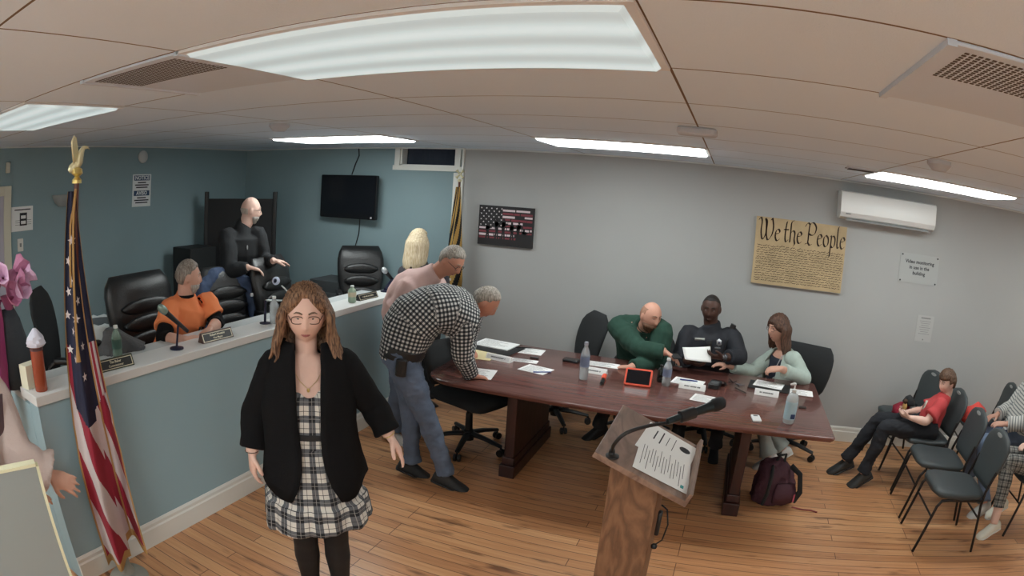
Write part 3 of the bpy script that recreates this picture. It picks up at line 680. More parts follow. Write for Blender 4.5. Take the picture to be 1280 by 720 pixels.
mb = MB(); mb.rbox((WLEFT+.012, 2.16, 2.26), (.022, .05, .10), .008, axis=0); tag(mb.build('door_sensor', mat('beige plastic', rgb(196, 196, 180), .5)), 'small beige sensor box above the left door casing', 'sensor')
mb = MB(); mb.lathe([(.001, 0), (.06, 0), (.068, .008), (.068, .02), (.05, .032), (.001, .036)], (WLEFT, 3.955, 2.34), 24, rotm('Y', 90)); tag(mb.build('wall_speaker', mat('off white grille', rgb(196, 198, 196), .6), None, smooth=40), 'round white disc high on the left teal wall above the notice sign', 'detector')
mb = MB(); mb.loft([[V((WLEFT+.001+r*math.cos(R(a)), 2.88+r*1.25*math.sin(R(a)), z)) for a in range(-90, 91, 15)] for r, z in ((.05, 1.86), (.09, 1.90), (.115, 1.96), (.115, 1.975))]); tag(mb.build('wall_sconce', mat('grey wall sconce', rgb(150, 156, 156), .6), None, smooth=40), 'grey half bowl wall sconce behind the top of the flag', 'sconce')
# trash can with a liner
t = thing('trash_can', (-4.62, 2.70, 0), 0, 'grey trash can with a white liner behind the flag', 'trash can')
mb = MB(); mb.lathe([(.001, .0), (.14, .0), (.19, .90), (.198, .90), (.198, .915), (.18, .915), (.135, .02), (.001, .02)], n=24); mb.build('bin', mat('grey plastic bin', rgb(104, 112, 116), .5), t, smooth=40)
mb = MB(); rings = []
for r, z in ((.203, .80), (.206, .90), (.206, .93), (.185, .93), (.18, .82)):
    rings.append([V((r*(1+.02*math.sin(k*2.7+z*40))*math.cos(2*math.pi*k/36), r*(1+.02*math.sin(k*2.7+z*40))*math.sin(2*math.pi*k/36), z+.008*math.sin(k*1.9))) for k in range(36)])
mb.loft(rings, cap=False); mb.build('liner', mat('thin white liner', rgb(214, 220, 220), .4), t, smooth=180)
# ceiling devices
def ceil_dev(name, x, y, prof, label, cat, m_):
    mb = MB(); mb.lathe([(r, CEIL-z) for r, z in prof], (x, y, 0), 24); return tag(mb.build(name, m_, None, smooth=40), label, cat)
DEV = mat('ceiling device plastic', rgb(188, 190, 196), .6)
ceil_dev('smoke_detector', -2.76, 3.04, [(.001, 0), (.07, 0), (.07, .02), (.055, .035), (.04, .05), (.001, .05)], 'round smoke detector on the ceiling above the counter', 'smoke detector', DEV)
ceil_dev('smoke_detector', 1.10, 3.0, [(.001, 0), (.07, 0), (.07, .02), (.055, .035), (.04, .05), (.001, .05)], 'round smoke detector on the ceiling at the right near the far panel', 'smoke detector', DEV)
mb = MB(); mb.rbox((-.19, 3.02, CEIL-.02), (.20, .10, .04), .03, axis=2); tag(mb.build('ceiling_sensor', DEV), 'oval sensor on the ceiling above the conference table', 'sensor')
mb = MB(); mb.box((.92, 4.25, CEIL-.004), (.22, .10, .008))
for i in range(8): mb.box((.92, 4.212+.011*i, CEIL-.0105), (.19, .005, .005), None, 1)
tag(mb.build('ceiling_slot_vent', [DEV, mat('dark slot', rgb(60, 52, 46), .8)]), 'narrow slotted vent in the ceiling beside the far right light panel', 'vent')
def big_vent(x0, y0, nx, label):
    t = thing('ceiling_vent', (x0, y0, CEIL), 0, label, 'vent')
    VM = mat('perforated vent metal', rgb(208, 218, 230), .6); DK = mat('dark vent hole', rgb(92, 82, 76), .9)
    for i in range(nx):
        mb = MB(); mb.box((F2/2+i*F2, F2/2, -.004), (F2-.012, F2-.012, .008)); mb.build('panel', VM, t, bevel=.002)
        g = MB()
        for a in range(30):
            for b in range(13):
                g.box((.05+i*F2+a*.0172, .045+b*.0182, -.0088), (.010, .010, .0012))
        g.build('perforation', DK, t)
    for i in range(nx+1): mb = MB(); mb.box((i*F2, F2/2, -.007), (.022, F2, .014)); mb.build('frame', VM, t)
    return t
big_vent(X0-F2, Y0-F2, 1, 'perforated ceiling vent left of the large light panel')
big_vent(X0+6*(F2/2), Y0-F2, 2, 'perforated ceiling vent in the upper right corner')
# ---------------------------------------------------------------- things on the conference table
def slab(name, x, y, z, w_, d_, h_, rz, m_, label, cat, group=None, fn=None, mats=None):
    mb = MB(); Mz = rotm('Z', rz); mb.box((0, 0, h_/2), (w_, d_, h_), Mz)
    if fn: fn(mb, Mz, w_, d_, h_)
    o = mb.build(name, mats or m_, None); o.location = (x, y, z); return tag(o, label, cat, group)
def lines(seed, n=8):
    def f(mb, M3, w_, d_, h_):
        rr = random.Random(seed)
        for i in range(n):
            L_ = w_*rr.uniform(.4, .8); mb.box(M3 @ V((-w_*.42+L_/2, d_*.38-d_*.76*i/(n-1), h_+.0003)), (L_, .0035, .0003), M3, 1)
    return f
TZ = tz+.0005
GP = 'papers on the conference table'
def paper(u, rz, label, w_=.216, d_=.279, n=8, h_=.001, s_=1, z=TZ):
    return slab('paper_sheet', u[0], u[1], z, w_, d_, h_, rz, None, label, 'paper', GP, lines(int(abs(u[0]*991)+abs(u[1]*77)), n), [PAPER, INK])
slab('folder', *(-1.790,4.701,0.750)[:2], TZ, .38, .30, .006, -8, BLACKP, 'black folder under the pile of papers at the far left of the table', 'folder')
paper((-1.835,4.795,0.750), -6, 'pile of white papers on the black folder at the far left of the table', .33, .24, h_=.008, z=TZ+.0065)
slab('manila_folder', *(-1.840,4.462,0.750)[:2], TZ, .24, .30, .003, 8, mat('manila card', rgb(220, 206, 160), .8), 'cream manila folder at the left end of the table', 'folder')
paper((-1.535,4.779,0.750), 4, 'white papers with a pen on top, right of the black folder', .25, .18)
paper((-1.473,4.481,0.750), 6, 'short white slip lying between the name stand and the papers', .22, .09)
paper((-1.315,4.302,0.750), -12, 'single white sheet with a pen at the left middle of the table', .22, .18)
paper((-1.631,3.988,0.750), 10, 'white sheet the man in the plaid shirt is writing on', .2, .24)
paper((-0.895,4.695,0.750), 2, 'white sheet under the hand of the man in green', .28, .13, h_=.003)
paper((-0.182,4.539,0.750), -10, 'white papers with a blue pen in front of the officer', .24, .17, h_=.004)
paper((-0.025,4.184,0.750), -12, 'white sheet behind the lectern microphone', .2, .16)
slab('folder', *(0.471,4.685,0.750)[:2], TZ, .34, .22, .006, -8, BLACKP, 'black folder in front of the woman in the pale jacket', 'folder')
paper((0.467,4.727,0.750), -14, 'white sheet lying on the black folder before the woman', .24, .17, z=TZ+.0065)
paper((0.729,4.630,0.750), -4, 'white sheet at the right end of the table behind the sanitizer', .2, .15)
def pen(u, v, ang, m_, label, z=TZ+.005, L_=.14):
    t = V((math.cos(R(ang)), math.sin(R(ang)), 0)); mb = MB(); mb.tube([t*-L_/2, t*(L_/2-.01), t*L_/2], [.0045, .0045, .001], 8)
    o = mb.build('pen', m_, None, smooth=40); o.location = (u, v, z+.005); return tag(o, label, 'pen', 'pens')
pen(*(-1.595,4.830,0.750)[:2], 20, BLACKP, 'black pen lying on papers at the left of the table')
pen(*(-1.247,4.248,0.750)[:2], 30, mat('blue plastic', rgb(60, 76, 140), .4), 'blue pen on the single sheet at the left middle of the table', TZ+.001)
pen(*(-0.178,4.563,0.750)[:2], 5, mat('blue plastic', rgb(60, 76, 140), .4), 'blue pen on the papers in front of the officer')
pen(*(0.233,4.484,0.750)[:2], -50, BLACKP, 'black pen lying beside the officer\'s keys', TZ)
def bars(mb, c, x, up, nrm, L_, h, seed, mi):
    # lettering too small to read: short word-like strokes
    rr = random.Random(seed); a = -L_/2
    while a < L_/2-.006:
        w_ = rr.uniform(.004, .010); mb.box(c+x*(a+w_/2), (w_*.75, h, .0006), frame(nrm, x), mi); a += w_+(.006 if rr.random() < .2 else 0)
def name_tent(u, rz, L_, base, face, ink, txt, label, z=TZ, h_=.042, group='name stands on the table', sub=None):
    mb = MB(); Mz = rotm('Z', rz); pr = [(-.03, 0), (.03, 0), (.004, h_), (-.004, h_)]
    mb.loft([[Mz @ V((x, -y, z_)) for y, z_ in pr] for x in (-L_/2, L_/2)])
    up = Mz @ V((0, .026, h_)); up.normalize(); nrm = (Mz @ V((0, -h_, .026))).normalized(); x = Mz @ V((1, 0, 0)); c = Mz @ V((0, -.017, h_/2))
    M3 = Matrix.Identity(3)
    for i in range(3): M3[i][0] = x[i]; M3[i][1] = up[i]; M3[i][2] = nrm[i]
    mb.box(c+nrm*.0005, (L_*.94, h_*.86, .001), M3, 2); mb.box(c+nrm*.001, (L_*.9, h_*.74, .001), M3, 1)
    if not txt:
        bars(mb, c+nrm*.0016, x, up, nrm, L_*.6, .010, label, 3 if not sub else 2)
    elif sub:
        text_mesh(mb, txt, c+nrm*.0016+up*.010, x, up, .014, 2, bold=.0005); text_mesh(mb, sub, c+nrm*.0016-up*.010, x, up, .013, 2, bold=.0003)
    else: text_mesh(mb, txt, c+nrm*.0016, x, up, .016, 3, bold=.0005)
    o = mb.build('name_stand', [base, face, ink, INK], None); o.location = (u[0], u[1], z); return tag(o, label, 'name stand', group)
WP = mat('white card', rgb(228, 228, 226), .6)
name_tent((-1.649,4.396,0.750), -8, .22, WP, mat('grey card print', rgb(206, 206, 206), .6), PAPER, '', 'white name stand at the left end of the table')
name_tent((-0.903,4.445,0.750), -4, .21, WP, WP, PAPER, '', 'white name stand in front of the man in green')
name_tent((-0.139,4.388,0.750), -6, .20, WP, WP, PAPER, '', 'white name stand in front of the officer')
name_tent((0.435,4.461,0.750), -8, .19, WP, WP, PAPER, '', 'white name stand in front of the woman in the pale jacket')
# plastic bottles
def bottle(u, z, h_, r, label, capm, liq=None, labm=None, group='drink bottles', lab=(.35, .62)):
    t = thing('bottle', (u[0], u[1], z), 0, label, 'bottle', group)
    mb = MB(); pr = [(.001, 0), (r*.8, 0), (r, .01), (r, h_*.25), (r*.93, h_*.3), (r, h_*.35), (r, h_*.66), (r*.82, h_*.76), (r*.42, h_*.87), (r*.40, h_*.93), (.001, h_*.93)]
    mb.lathe(pr, n=18); mb.build('body', liq or CLEAR, t, smooth=50)
    mb = MB(); mb.lathe([(.001, h_*.92), (r*.46, h_*.92), (r*.46, h_*.985), (r*.42, h_), (.001, h_)], n=16); mb.build('cap', capm, t, smooth=40)
    if labm: mb = MB(); mb.lathe([(r+.0006, h_*lab[0]), (r+.001, h_*lab[0]), (r+.001, h_*lab[1]), (r+.0006, h_*lab[1])], n=18); mb.build('label', labm, t, smooth=40)
    return t
LBL = mat('blue bottle label', rgb(120, 132, 160), .5); WCAP = mat('white bottle cap', rgb(222, 226, 224), .5)
CW = mat('water filled plastic', rgb(206, 212, 216), .1, trans=.6, alpha=.9)
bottle((-0.935,4.247,0.750), TZ, .28, .034, 'tall clear water bottle standing left of the man in green', mat('grey cap', rgb(150, 150, 160), .5), CW, LBL)
bottle((-0.339,4.380,0.750), TZ, .21, .033, 'clear water bottle with a blue label beside the orange tablet', WCAP, CW, LBL)
bottle((-2.961,1.833,1.100), 1.1, .20, .032, 'green tinted water bottle on the counter behind the first nameplate', WCAP, mat('green tinted water', rgb(150, 176, 160), .12, trans=.5, alpha=.9), mat('green bottle label', rgb(60, 90, 80), .5))
bottle((-2.852,3.148,1.100), 1.1, .19, .033, 'clear water bottle on the counter left of the standing woman\'s head', WCAP, CW)
bottle((-2.849,4.116,1.100), 1.1, .14, .034, 'short bottle with a beige label at the far end of the counter', WCAP, mat('pale green plastic', rgb(150, 170, 150), .3), mat('beige label', rgb(196, 186, 160), .6))
bottle((-0.392,4.462,0.750), TZ, .13, .028, 'small dark bottle behind the orange tablet', BLACKP, mat('dark glass', rgb(30, 34, 30), .2))
# sanitizer
t = thing('sanitizer_bottle', (*(0.566,3.901,0.750)[:2], TZ), 0, 'tall pump sanitizer bottle at the right end of the table', 'bottle')
mb = MB(); mb.lathe([(.001, 0), (.038, 0), (.042, .01), (.042, .17), (.032, .195), (.016, .205), (.016, .212), (.001, .212)], n=20); mb.build('body', mat('clear gel plastic', rgb(214, 220, 222), .2, trans=.35), t, smooth=50)
mb = MB(); mb.lathe([(.0426, .03), (.043, .03), (.043, .15), (.0426, .15)], n=20); mb.build('label', mat('pale blue label', rgb(168, 196, 206), .5), t, smooth=50)
mb = MB(); mb.box((.018, -.040, .055), (.03, .012, .03)); mb.build('label_mark', mat('navy label mark', rgb(40, 60, 100), .5), t)
mb = MB(); mb.lathe([(.001, .21), (.017, .21), (.017, .228), (.006, .232), (.005, .262), (.001, .262)], n=14); mb.tube([(0, 0, .262), (-.012, -.01, .268), (-.035, -.02, .264)], [.011, .010, .006], 8); mb.build('pump', WCAP, t, smooth=50)
# tablet in an orange case
t = thing('tablet', (*(-0.539,4.304,0.750)[:2], TZ), 3, 'tablet in an orange red case propped on the table', 'tablet')
MX = rotm('X', 52)
mb = MB(); mb.rbox((0, .0, .055), (.20, .135, .016), .015, MX, axis=2); mb.build('case', mat('orange red rubber', rgb(220, 84, 58), .5), t, smooth=30)
mb = MB(); mb.box(V((0, 0, .055))+MX @ V((0, 0, .009)), (.172, .105, .002), MX); mb.build('screen', mat('dark screen', rgb(18, 20, 26), .12), t)
mb = MB(); mb.box((0, .05, .045), (.12, .006, .09), rotm('X', -20)); mb.build('stand', BLACKP, t)
# red and black handle tool, phones, keys
t = thing('utility_tool', (*(-0.782,4.264,0.750)[:2], TZ+.014), 0, 'red and black handled tool in front of the name stand', 'tool')
mb = MB(); mb.tube([(0, -.10, 0), (-.003, -.03, .002), (-.008, .0, .002)], [.013, .015, .012], 10); mb.build('handle', BLACKP, t, smooth=60)
mb = MB(); mb.tube([(-.008, 0, .002), (-.014, .05, .004), (-.016, .09, .006)], [.016, .019, .017], 10); mb.build('head', mat('orange red rubber', rgb(220, 84, 58), .5), t, smooth=60)
def gadget(name, u, w_, d_, h_, rz, m_, label, cat, scr=None):
    t = thing(name, (u[0], u[1], TZ), rz, label, cat); mb = MB(); mb.rbox((0, 0, h_/2), (w_, d_, h_), min(w_, d_)*.15); mb.build('case', m_, t, smooth=30)
    if scr: mb = MB(); mb.rbox((0, d_*scr[1], h_+.0006), (w_*scr[2], d_*scr[3], .0012), min(w_, d_)*.06, n=2); mb.build('face', scr[0], t)
    return t
DSC = mat('dark screen', rgb(18, 20, 26), .12)
gadget('phone', (-1.137,4.660,0.750), .13, .08, .022, -4, BLACKP, 'dark wallet lying left of the tall bottle', 'wallet', (mat('dark brown leather', rgb(48, 40, 38), .5), 0, .9, .85))
gadget('phone', (0.339,3.891,0.750), .062, .12, .012, 8, mat('white gadget plastic', rgb(224, 224, 224), .4), 'small white phone lying near the front edge of the table', 'phone', (mat('dark camera window', rgb(70, 64, 60), .3), .3, .5, .16))
gadget('radio', (0.026,4.502,0.750), .085, .13, .04, -10, BLACKP, 'black two way radio lying in front of the officer', 'radio', (mat('grey keypad', rgb(78, 80, 82), .5), -.1, .7, .5))
gadget('badge_case', (0.704,4.249,0.750), .06, .04, .008, -6, mat('dark brown leather', rgb(48, 40, 38), .5), 'small dark case lying right of the sanitizer', 'case')
gadget('phone', (-1.424,4.593,0.750), .07, .03, .01, 0, BLACKP, 'small black remote lying on the white slip', 'remote', (mat('grey keypad', rgb(78, 80, 82), .5), 0, .8, .7))
t = thing('key_bunch', (*(0.144,4.595,0.750)[:2], TZ), 0, 'tangled bunch of dark keys and straps beside the radio', 'keys')
random.seed(4)
for k in range(9):
    mb = MB(); a = random.uniform(0, 6.28); c = V((random.uniform(-.07, .07), random.uniform(-.045, .045), .008+.006*(k % 3))); d = V((math.cos(a), math.sin(a), random.uniform(-.05, .15)))
    if k % 3: mb.tube([c, c+d*.03, c+d*.03+V((.01, -.02, 0)), c+d*.07], .005, 6)
    else: mb.lathe([(.018, -.002), (.026, -.002), (.026, .002), (.018, .002)], c+V((0, 0, .01)), 14, frame((.3, .2, 1)))
    mb.build('key' if k % 3 else 'key_ring', BLACKP if k % 2 else mat('dark steel', rgb(90, 90, 94), .3, .9), t, smooth=60)
mb = MB(); mb.ell((0, 0, .009), (.012, .01, .009)); o = mb.build('earplug', WCAP, None, smooth=180); o.location = (*(0.096,4.069,0.750)[:2], TZ); tag(o, 'tiny white bud lying beside the lectern microphone head', 'earbud')
# ---------------------------------------------------------------- things on the counter ledge
LZ = 1.1005
WN = mat('walnut nameplate', rgb(74, 52, 44), .4); BK = mat('black engraved plate', rgb(28, 28, 30), .4); GI = mat('pale gold lettering', rgb(214, 204, 178), .4, .2)
NG = 'nameplates on the counter'
name_tent((-2.845, 1.73), 86, .25, mat('olive black wood', rgb(52, 54, 38), .5), BK, GI, 'Tim Baker', 'dark nameplate on the counter next to the green tinted bottle', LZ, .06, NG, 'Commissioner')
name_tent((-2.845, 2.56), 86, .26, WN, BK, GI, 'Robert Houston', 'walnut nameplate on the counter in front of the man in orange', LZ, .06, NG, 'Vice Mayor')
name_tent((-2.845, 4.33), 86, .26, BK, BK, GI, '', 'black nameplate at the far end of the counter', LZ, .05, NG, 'x')
def wire_stand_mic(name, base, top, tip, label, headm, thin=.006):
    b = V(base); t = thing(name, base, 0, label, 'microphone', 'counter microphones')
    mb = MB(); mb.lathe([(.001, 0), (.045, 0), (.045, .008), (.01, .016), (.001, .016)], n=18); mb.tube([(0, 0, .01), V(top)-b], thin, 8); mb.build('stand', mat('dark blue black metal', rgb(34, 36, 60), .4, .4), t, smooth=40)
    a = V(top)-b; c = V(tip)-b; mb = MB(); e = a-(c-a)*.5; mic_body(mb, e, c); mb.build('microphone', [BLACKP, headm], t, smooth=50)
    return t
LHM = mat('silver green mic grille', rgb(140, 160, 150), .3, .6)
wire_stand_mic('desk_microphone', (-2.875,2.242,1.100), (-2.93, 2.31, 1.235), (-2.95, 2.17, 1.36), 'desk microphone on a thin stand in front of the man in orange', LHM, .007)
t = thing('desk_microphone', (-2.90, 3.10, LZ), 0, 'thin desk microphone with a pale blue head left of the standing woman', 'microphone', 'counter microphones')
mb = MB(); mb.lathe([(.001, 0), (.04, 0), (.04, .006), (.008, .012), (.001, .012)], n=18); mb.tube([(0, 0, .01), (0, .01, .16)], .009, 8); mb.build('stand', mat('dark blue black metal', rgb(34, 36, 60), .4, .4), t, smooth=40)
b = V((-2.90, 3.10, LZ)); mb = MB(); mb.tube([V((0, .01, .16)), V((-2.860,3.421,1.216))-b, V((-2.980,3.375,1.319))-b], .0055, 8); mb.build('gooseneck', mat('pale steel rod', rgb(190, 196, 196), .3, .6), t, smooth=60)
mb = MB(); mb.ell(V((-3.000,3.334,1.357))-b, (.028, .034, .03)); mb.build('microphone', mat('pale blue windscreen', rgb(196, 204, 226), .6), t, smooth=180)
mb = MB(); mb.ell(V((-2.975,3.297,1.364))-b, (.008, .016, .016)); mb.build('mute_button', mat('dark blue black metal', rgb(34, 36, 60), .4, .4), t, smooth=180)
wire_stand_mic('desk_microphone', (-2.90, 4.72, LZ), (-2.930,4.897,1.181), (-2.980,4.787,1.299), 'desk microphone with a silver head at the far end of the counter', mat('silver mic grille', rgb(190, 194, 198), .3, .6), .02)
slab('phone', -3.0, 1.50, 1.056, .08, .16, .008, 62, BLACKP, 'dark phone lying on the counter left of the flag', 'phone')
slab('tablet_phone', -2.95, 2.80, 1.0565, .07, .13, .008, 78, BLACKP, 'dark phone lying on the counter right of the walnut nameplate', 'phone')
slab('paper_sheet', -2.98, 3.02, 1.0565, .14, .2, .001, 10, PAPER, 'white note on the counter beside the thin microphone', 'paper')
mb = MB(); mb.tube([(math.cos(k*.45)*.045, math.sin(k*.45)*.05, .003+.002*(k % 2)) for k in range(16)], .0025, 6); o = mb.build('cable_loop', BLACKP, None, smooth=60); o.location = (-2.97, 1.68, LZ-.043); tag(o, 'thin cable coiled on the counter behind the first nameplate', 'cable')
# amber tumbler with white wrap
t = thing('tumbler', (-2.83, 1.205, LZ), 0, 'tall amber bottle with a white wrap at the near end of the counter', 'bottle')
mb = MB(); mb.lathe([(.001, 0), (.036, 0), (.038, .01), (.038, .235), (.034, .245), (.001, .245)], n=20); mb.build('body', mat('amber liquid', rgb(150, 70, 46), .2), t, smooth=50)
mb = MB(); mb.lathe([(.0385, .205), (.0395, .205), (.0395, .22), (.0385, .22)], n=20); mb.build('band', mat('dark rim band', rgb(90, 60, 60), .4), t)
random.seed(9); mb = MB(); rings = []
for i in range(8):
    z = .225+.012*i; r0 = (.05, .058, .055, .05, .042, .03, .02, .008)[i]
    rings.append([V((r0*(1+.3*noise.noise(V((k*.9, i*.8, 2))))*math.cos(2*math.pi*k/18), r0*(1+.3*noise.noise(V((k*.9, i*.8, 2))))*math.sin(2*math.pi*k/18), z+.01*noise.noise(V((k*.5, i, 5))))) for k in range(18)])
mb.loft(rings); mb.build('wrap', mat('white crumpled plastic', rgb(216, 214, 228), .4), t, smooth=30)
slab('paper_cup_sleeve', -2.93, 1.19, LZ, .07, .11, .12, 12, mat('cream card', rgb(222, 220, 196), .7), 'cream card box behind the amber bottle', 'box')
# dark bag, magenta bag and pink bouquet at the near end of the counter
def blob(name, rings, m_, parent=None, n=22, amp=.01, freq=9, seed=0, smooth=180):
    mb = MB(); out = []
    for (c, rx, ry) in rings:
        ring = []
        for k in range(n):
            a = 2*math.pi*k/n; p = V(c)+V((rx*math.cos(a), ry*math.sin(a), 0)); d = V((math.cos(a), math.sin(a), 0))
            ring.append(p+d*amp*noise.noise(p*freq+V((seed, 0, 0))))
        out.append(ring)
    mb.loft(out); return mb.build(name, m_, parent, smooth=smooth)
bx, by = -2.93, 1.23
t = thing('dark_bag', (-3.08, 1.13, 0), 0, 'dark blue grey bag hanging at the near end of the counter', 'bag')
pts = [((-3.000,1.207,1.482)), ((-2.950,1.150,1.148))]
blob('body', [((.02, .05, 1.06), .02, .05), ((.02, .05, 1.07), .05, .10), ((.0, .05, 1.15), .06, .12), ((-.01, .03, 1.3), .055, .11), ((-.02, .02, 1.42), .045, .08), ((-.03, .01, 1.47), .03, .06), ((-.03, .01, 1.475), .01, .02)], mat('slate nylon', rgb(52, 58, 64), .7, bump=.4, bscale=40), t, amp=.02)
mb = MB(); mb.tube([(-.03, -.05, 1.45), (-.03, -.02, 1.52), (-.03, .04, 1.52), (-.03, .07, 1.45)], .008, 6); mb.build('handle', mat('magenta fabric', rgb(120, 36, 84), .6), t, smooth=60)
t = thing('magenta_bag', (-3.06, .99, 0), 0, 'magenta gift bag behind the dark bag by the left door', 'bag')
blob('body', [((0, .02, .98), .03, .05), ((0, .02, .99), .07, .075), ((0, .03, 1.2), .07, .07), ((0, .05, 1.44), .06, .06), ((0, .05, 1.5), .05, .055), ((0, .05, 1.502), .02, .02)], mat('magenta foil', rgb(142, 46, 100), .4, bump=.4, bscale=30), t, n=8, amp=.02, smooth=30)
t = thing('bouquet', (-3.1, 1.14, 1.48), 0, 'pink tissue wrapped bouquet above the magenta bag at the left', 'bouquet')
random.seed(21); PK = [mat('pink tissue', rgb(190, 124, 156), .6), mat('deep pink tissue', rgb(146, 72, 104), .6), mat('pale pink tissue', rgb(218, 176, 206), .5)]
for k in range(13):
    a = k*2.4; r = .05+.045*(k % 3)/2; mb = MB(); c = V((r*.6*math.cos(a), r*math.sin(a)+.03, .05+.022*(k % 7)))
    u_ = V((math.cos(a)*.8, math.sin(a), .5)).normalized(); M3 = frame(u_); rings = []
    for i in range(5):
        q = i/4; rr = .010+.062*q**.7; rings.append([c+M3 @ V((rr*(1+.55*noise.noise(V((j*1.3, i*.7, k))))*math.cos(2*math.pi*j/9), rr*.75*math.sin(2*math.pi*j/9), .075*q+.03*q*noise.noise(V((j*1.7, k, 3))))) for j in range(9)])
    mb.loft(rings, cap=False); o_ = mb.build('tissue', PK[k % 3], t, smooth=10); q_ = o_.modifiers.new('s', 'SOLIDIFY'); q_.thickness = .002
mb = MB(); mb.tube([(0, .02, -.03), (0, .02, .06)], [.015, .05], 12); mb.build('wrap', PK[1], t, smooth=40)
# grey coat bundle beside the man in orange
import itertools
t = blob('grey_coat', [((0, 0, 0), .06, .1), ((0, 0, .01), .12, .19), ((0, .02, .07), .12, .18), ((-.01, 0, .13), .09, .12), ((-.02, -.02, .18), .05, .07), ((-.02, -.02, .195), .01, .02)], mat('grey wool coat', rgb(84, 84, 86), .9, bump=.6, bscale=80), None, n=30, amp=.07, freq=11)
t.location = (-3.27, 2.04, 1.0); tag(t, 'crumpled grey coat behind the counter left of the man in orange', 'coat')
# ---------------------------------------------------------------- people
def remesh(mb, name, m_, parent, vox=.007, sm=3, disp=None, smooth=180, seed=0):
    # fuse overlapping closed shapes into one continuous surface
    me = bpy.data.meshes.new('raw'); me.from_pydata(mb.v, [], mb.f)
    bm = bmesh.new(); bm.from_mesh(me); bmesh.ops.recalc_face_normals(bm, faces=bm.faces); bm.to_mesh(me); bm.free()
    o = bpy.data.objects.new('raw', me); COL.objects.link(o)
    r = o.modifiers.new('r', 'REMESH'); r.mode = 'VOXEL'; r.voxel_size = vox; r.adaptivity = 0
    if sm: s_ = o.modifiers.new('s', 'SMOOTH'); s_.factor = .5; s_.iterations = sm
    dg = bpy.context.evaluated_depsgraph_get(); dg.update()
    nm = bpy.data.meshes.new_from_object(o.evaluated_get(dg)); nm.name = name
    bpy.data.objects.remove(o); bpy.data.meshes.remove(me)
    off = V(parent.location) if parent is not None else V((0, 0, 0))
    ns = [v.normal.copy() for v in nm.vertices]
    for v, n in zip(nm.vertices, ns):
        p = v.co.copy()
        if disp: p += n*disp(p)
        v.co = p-off
    nm.materials.append(m_); nm.shade_smooth()
    q = bpy.data.objects.new(name, nm); COL.objects.link(q); q.parent = parent
    return q
def folds(amp=.006, fx=9, fz=4, seed=0):
    def f(p): return amp*noise.noise(V((p.x*fx+seed, p.y*fx, p.z*fz)))+amp*.5*noise.noise(V((p.x*fx*2.3, p.y*fx*2.3+seed, p.z*fz*4)))
    return f
def smoothpath(pts, rads, k=4):
    P = [V(p) for p in pts]; A = []; B = []
    for i in range(len(P)-1):
        p0, p1, p2, p3 = P[max(i-1, 0)], P[i], P[i+1], P[min(i+2, len(P)-1)]
        for j in range(k):
            q = j/k; A.append(.5*((2*p1)+(-p0+p2)*q+(2*p0-5*p1+4*p2-p3)*q*q+(-p0+3*p1-3*p2+p3)*q**3)); B.append(rads[i]*(1-q)+rads[i+1]*q)
    return A+[P[-1]], B+[rads[-1]]
def headp(d, s=1, jaw=.22, fat=1.0):
    x, y, z = d
    X = .0745*x*fat; Y = .094*y; Z = .118*z
    if z < 0:
        t_ = -z; X *= 1-jaw*t_**1.6
        if y < 0: Y *= 1-.5*t_
    else: X *= 1+.03*math.sin(z*3)
    if y > 0:
        g = lambda px, pz, sx_, sz: math.exp(-((x-px)/sx_)**2-((z-pz)/sz)**2)
        Y += .021*g(0, -.22, .11, .15)+.011*g(0, .0, .09, .22)+.005*(g(.14, -.27, .07, .08)+g(-.14, -.27, .07, .08))
        Y -= .010*(g(.38, .08, .17, .11)+g(-.38, .08, .17, .11))
        Y += .006*g(0, -.54, .24, .09)-.004*g(0, -.70, .22, .05)+.009*g(0, -.88, .25, .13)-.003*g(0, -.54, .22, .018)
        Y += .0045*(g(.34, .27, .26, .07)+g(-.34, .27, .26, .07))+.004*(g(.45, -.2, .2, .2)+g(-.45, -.2, .2, .2))
    return V((X, Y, Z))*s
def sphere_dirs(nu=44, nv=34):
    for i in range(nv+1):
        ph = math.pi*i/nv; z = -math.cos(ph); r = math.sin(ph)
        yield [V((r*math.sin(2*math.pi*k/nu), r*math.cos(2*math.pi*k/nu), z)) for k in range(nu)]
SKIN = lambda n, c: mat(n, c, .5, bump=.08, bscale=120, var=.05, vscale=14, spec=.35)
def hairmat(n, c, c2=None, stretch=(60, 60, 6)):
    mm = mat(n, c, .55, spec=.35); nt = mm.node_tree; b = nt.nodes['Principled BSDF']
    tc = nt.nodes.new('ShaderNodeTexCoord'); mp = nt.nodes.new('ShaderNodeMapping'); mp.inputs['Scale'].default_value = stretch; nt.links.new(tc.outputs['Object'], mp.inputs[0])
    nz = nt.nodes.new('ShaderNodeTexNoise'); nz.inputs['Scale'].default_value = 2; nz.inputs['Detail'].default_value = 4; nt.links.new(mp.outputs[0], nz.inputs['Vector'])
    mr = nt.nodes.new('ShaderNodeMapRange'); mr.inputs[1].default_value = .35; mr.inputs[2].default_value = .65; nt.links.new(nz.outputs[0], mr.inputs[0])
    nt.links.new(mix_node(nt, mr.outputs[0], c, c2 or tuple(x*1.6 for x in c)), b.inputs['Base Color'])
    bn = nt.nodes.new('ShaderNodeBump'); bn.inputs['Strength'].default_value = .6; bn.inputs['Distance'].default_value = .004; nt.links.new(nz.outputs[0], bn.inputs['Height']); nt.links.new(bn.outputs[0], b.inputs['Normal'])
    return mm
